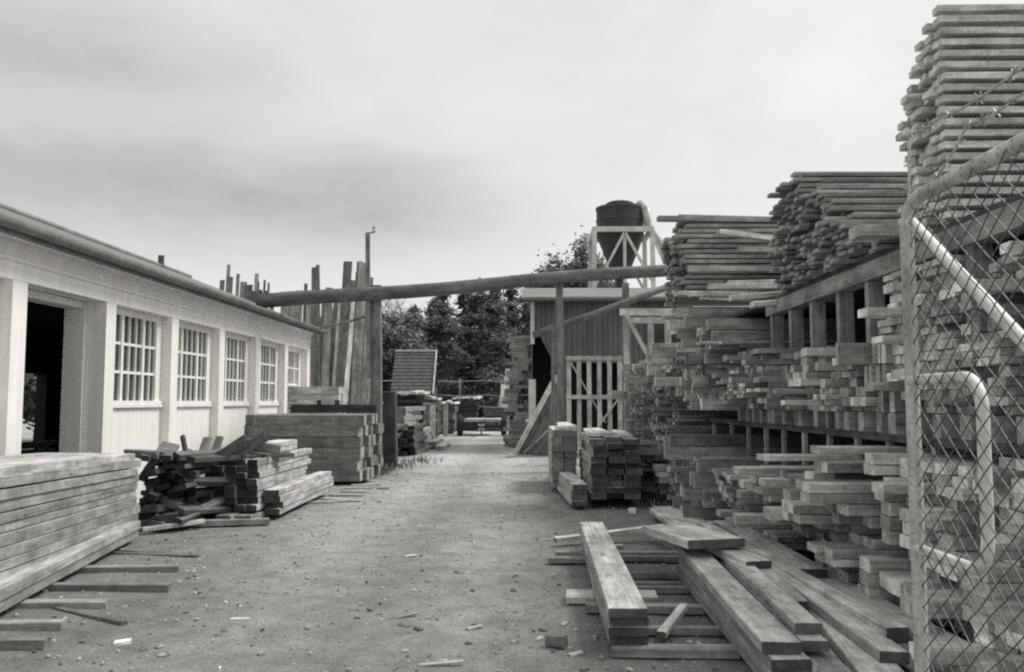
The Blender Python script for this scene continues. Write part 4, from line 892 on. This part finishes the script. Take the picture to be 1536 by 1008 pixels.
# ------------------------------------------------------------------ chain-link gate at the right
def gate():
    X = 1.34; t = thing('chain_link_gate', (X, 1.7, 0), 'open tubular steel gate with chain-link mesh at right edge', 'gate')
    Y0, Y1, Z0, Z1, r = .5, 3.04, .1, 2.2, .024
    def arc(cy, cz, rr, a0, a1, n=8): return [(X, cy+rr*math.cos(a0+(a1-a0)*k/n), cz+rr*math.sin(a0+(a1-a0)*k/n)) for k in range(n+1)]
    q = .11
    pts = [(X, Y0, Z1)]+arc(Y1-q, Z1-q, q, PI/2, 0)+arc(Y1-q, Z0+q, q, 0, -PI/2)+[(X, Y0, Z0), (X, Y0, Z1-.001)]
    part('frame', GALV, t, lambda m: m.tube(pts, r, 14), True)
    part('diagonal_brace', GALV2, t, lambda m: m.tube([(X, Y1-.03, 2.13), (X, 1.0, .70)], .019, 12), True)
    b = .1; ya, za, zb = 2.58, 1.575, 1.0
    part('latch_loop', GALV2, t, lambda m: m.tube([(X-.005, Y1, za)]+arc(ya+b, za-b, b, PI/2, PI)+arc(ya+b, zb+b, b, PI, PI*1.5)+[(X-.005, Y1, zb)], .019, 12), True)
    def mesh(m):
        s = .068; k = -60
        while k < 80:
            for sg in (1, -1):
                o = k*s; pt = []
                # line y = Y0 + u, z = o + sg*1.05*u clipped to the frame
                n = 40; seg = []; ye = Y1-.07
                for i in range(n+1):
                    u = (ye-Y0)*i/n; z = o+sg*.8*u
                    if Z0+.02 < z < Z1-.01: seg.append((X-.022+sg*.0016+.002*math.sin(i*1.7+k), Y0+u+.004*math.sin(i*1.9+k*2.1), z+.005*math.sin(i*.9+k*1.3)))
                if len(seg) > 1: m.tube(seg[::2]+([seg[-1]] if len(seg) % 2 == 0 else []), .0022, 5, cap=False)
            k += 1
    part('chain_link_mesh', WIRE, t, mesh)
    part('tension_bar', GALV, t, lambda m: m.tube([(X-.02, Y1-.068, Z0+.03), (X-.02, Y1-.068, 2.14)], .008, 8))
    for k in range(9): part('wire_tie', WIRE, t, lambda m: m.tube([(X+.024*math.cos(a*.9), Y1+.024*math.sin(a*.9), .7+k*.17+.003*a) for a in range(8)], .002, 5))
    for k in range(10): part('wire_tie', WIRE, t, lambda m: m.tube([(X+.024*math.cos(a*.9), 2.25+k*.07+.003*a, Z1+.024*math.sin(a*.9)) for a in range(8)], .002, 5))
    part('hinge_post', GALV, t, lambda m: m.tube([(X, .42, 0), (X, .42, 2.6)], .04, 12))
    def barb(name, pts):
        def f(m):
            n = 40; P = []
            pv = [Vector(p) for p in pts]
            for i in range(n+1):
                u = i/n*(len(pv)-1); k = min(int(u), len(pv)-2); P.append(pv[k].lerp(pv[k+1], u-k)+Vector((0, 0, -.012*math.sin(PI*(u-k)))))
            m.tube(P, .0042, 6)
            for i in range(2, n, 4):
                for s in range(4):
                    d = Vector((R.uniform(-1, 1), R.uniform(-1, 1), R.uniform(-1, 1))).normalized()*.022; m.tube([P[i]-d, P[i]+d], .0024, 4)
        part(name, GALV, t, f)
    barb('barbed_wire', [(X, Y1-.02, 2.21), (X, Y1-.05, 2.44), (X, 2.8, 2.42), (X, 2.35, 2.40), (X, .42, 2.42)])
    barb('barbed_wire', [(X, 2.84, 2.22), (X, 2.6, 2.34), (X, 2.35, 2.33), (X, .42, 2.33)])
gate()

# ------------------------------------------------------------------ camera
F = 1300.0; pitch = math.atan(99/F); yaw = math.atan(22/F)
cam = bpy.data.cameras.new('camera'); co = bpy.data.objects.new('camera', cam); C.objects.link(co)
co.location = (0, 0, 1.5); co.rotation_euler = (PI/2+pitch, 0, yaw)
cam.sensor_width = 36; cam.lens = F/1536*36; cam.clip_end = 3000; cam.clip_start = .05
S.camera = co

# ------------------------------------------------------------------ boards -> objects: the largest in the photo one by one, the rest in one mass per kind
def rank():
    mb = MB(); owner = []
    for k, b in enumerate(BOARDS):
        n0 = len(mb.f); board_geo(b, False, mb, True); owner += [k]*(len(mb.f)-n0)
    bv = BVHTree.FromPolygons(mb.v, mb.f)
    M = co.rotation_euler.to_matrix(); hits = [0]*len(BOARDS); W, H = 512, 336
    for j in range(H):
        for i in range(W):
            d = M @ Vector(((i+.5)/W*1536-768, -((j+.5)/H*1008-504), -F)).normalized()
            r = bv.ray_cast(co.location, d)
            if r[0] is not None: hits[owner[r[2]]] += 1
    return hits
hits = rank()
bycat = {}
for k, b in enumerate(BOARDS): bycat.setdefault(b['cat'], []).append(k)
MASS = {'board': ('remaining_boards', 'remaining board ends packed deep in the lumber racks'), 'strip': ('remaining_strips', 'remaining thin strips stacked on the rack tops'), 'distant plank': ('remaining_planks', 'remaining small planks of the piles far down the track')}
for cat, ks in bycat.items():
    ks = sorted(ks, key=lambda k: -hits[k]); lim = {'board': 300, 'strip': 240, 'distant plank': 90}.get(cat, 290)
    mass = MB()
    for n, k in enumerate(ks):
        b = BOARDS[k]
        if b['keep'] or (n < lim and hits[k] > 0):
            m = MB(); board_geo(b, True, m, False)
            m.v = [v+b['p'] for v in m.v]
            o = m.build(b['name'], WOOD, None, loc=b['p']); tag(o, b['label'], cat, b['group'])
        else: board_geo(b, False, mass, True)
    if mass.v:
        nm, lab = MASS.get(cat, ('remaining_'+cat.replace(' ', '_')+'s', f'remaining {cat}s hidden inside their stacks'))
        tag(mass.build(nm, WOOD), lab, None, None, 'stuff')

# ------------------------------------------------------------------ light and sky
SUN_EL, SUN_AZ = rad(52), rad(72)   # azimuth from +Y towards +X
sun = bpy.data.lights.new('sun', 'SUN'); so = bpy.data.objects.new('sun', sun); C.objects.link(so)
sun.energy = 3.2; sun.angle = rad(22); sun.color = (1, .985, .95)
dv = Vector((math.sin(SUN_AZ)*math.cos(SUN_EL), math.cos(SUN_AZ)*math.cos(SUN_EL), math.sin(SUN_EL)))
so.rotation_euler = (-dv).to_track_quat('-Z', 'Y').to_euler()
w = bpy.data.worlds.new('World'); S.world = w; w.use_nodes = True
nt = w.node_tree; nt.nodes.clear()
out = N(nt, 'ShaderNodeOutputWorld'); bg = N(nt, 'ShaderNodeBackground'); nt.links.new(bg.outputs[0], out.inputs[0])
bg.inputs['Strength'].default_value = .1
sky = N(nt, 'ShaderNodeTexSky', sky_type='NISHITA'); sky.sun_disc = False; sky.sun_elevation = SUN_EL; sky.sun_rotation = SUN_AZ; sky.dust_density = 3
bw = N(nt, 'ShaderNodeRGBToBW'); nt.links.new(sky.outputs[0], bw.inputs[0])
tc = N(nt, 'ShaderNodeTexCoord').outputs['Generated']
sp = N(nt, 'ShaderNodeSeparateXYZ'); nt.links.new(tc, sp.inputs[0])
n1 = noi(nt, scalev(nt, tc, (2.6, 2.6, 7)), 1.0, 7, .55, .4)
n2 = noi(nt, scalev(nt, tc, (6, 6, 14)), 1.0, 7, .6, .3)
# two long grey cloud banks low over the workshop side, thinning out towards the racks
def bank(z0, w_):
    d = mth(nt, 'ABSOLUTE', mth(nt, 'SUBTRACT', mth(nt, 'ADD', sp.outputs[2], mth(nt, 'MULTIPLY', mth(nt, 'SUBTRACT', n1, .5), .16)), z0))
    n = N(nt, 'ShaderNodeMapRange', interpolation_type='SMOOTHSTEP'); nt.links.new(d, n.inputs[0])
    for i, x in enumerate((0, w_, 1, 0)): n.inputs[i+1].default_value = x
    return n.outputs[0]
def side(x0, x1):
    n = N(nt, 'ShaderNodeMapRange', interpolation_type='SMOOTHSTEP'); nt.links.new(sp.outputs[0], n.inputs[0])
    for i, x in enumerate((x0, x1, 1, 0)): n.inputs[i+1].default_value = x
    return n.outputs[0]
dk = mth(nt, 'ADD', mth(nt, 'MULTIPLY', mth(nt, 'MULTIPLY', bank(.355, .085), side(-.45, -.14)), .3),
         mth(nt, 'MULTIPLY', mth(nt, 'MULTIPLY', bank(.225, .10), side(-.2, .1)), .36))
dk = mth(nt, 'MULTIPLY', dk, mapr(nt, n2, .3, .65, .6, 1.15))
base = mth(nt, 'MULTIPLY', mapr(nt, n1, .3, .7, 8.2, 8.8), mapr(nt, n2, .3, .7, .95, 1.04))
base = mth(nt, 'MULTIPLY', base, mapr(nt, sp.outputs[0], -.5, .4, .93, 1.07))
base = mth(nt, 'MULTIPLY', base, mapr(nt, sp.outputs[2], .1, .2, 1.07, 1))
cl = mth(nt, 'MULTIPLY', base, mth(nt, 'SUBTRACT', 1, dk))
mixv = mth(nt, 'ADD', mth(nt, 'MULTIPLY', cl, .94), mth(nt, 'MULTIPLY', mth(nt, 'MINIMUM', bw.outputs[0], 12), .05))
cc = N(nt, 'ShaderNodeCombineColor')
for i, k in enumerate((1.0, .988, .966)): nt.links.new(mth(nt, 'MULTIPLY', mixv, k), cc.inputs[i])
nt.links.new(cc.outputs[0], bg.inputs['Color'])

S.view_settings.view_transform = 'Standard'; S.view_settings.look = 'None'; S.view_settings.exposure = 0
S.render.engine = 'CYCLES'; S.cycles.filter_width = 2.2; S.cycles.max_bounces = 6; S.cycles.use_denoising = False
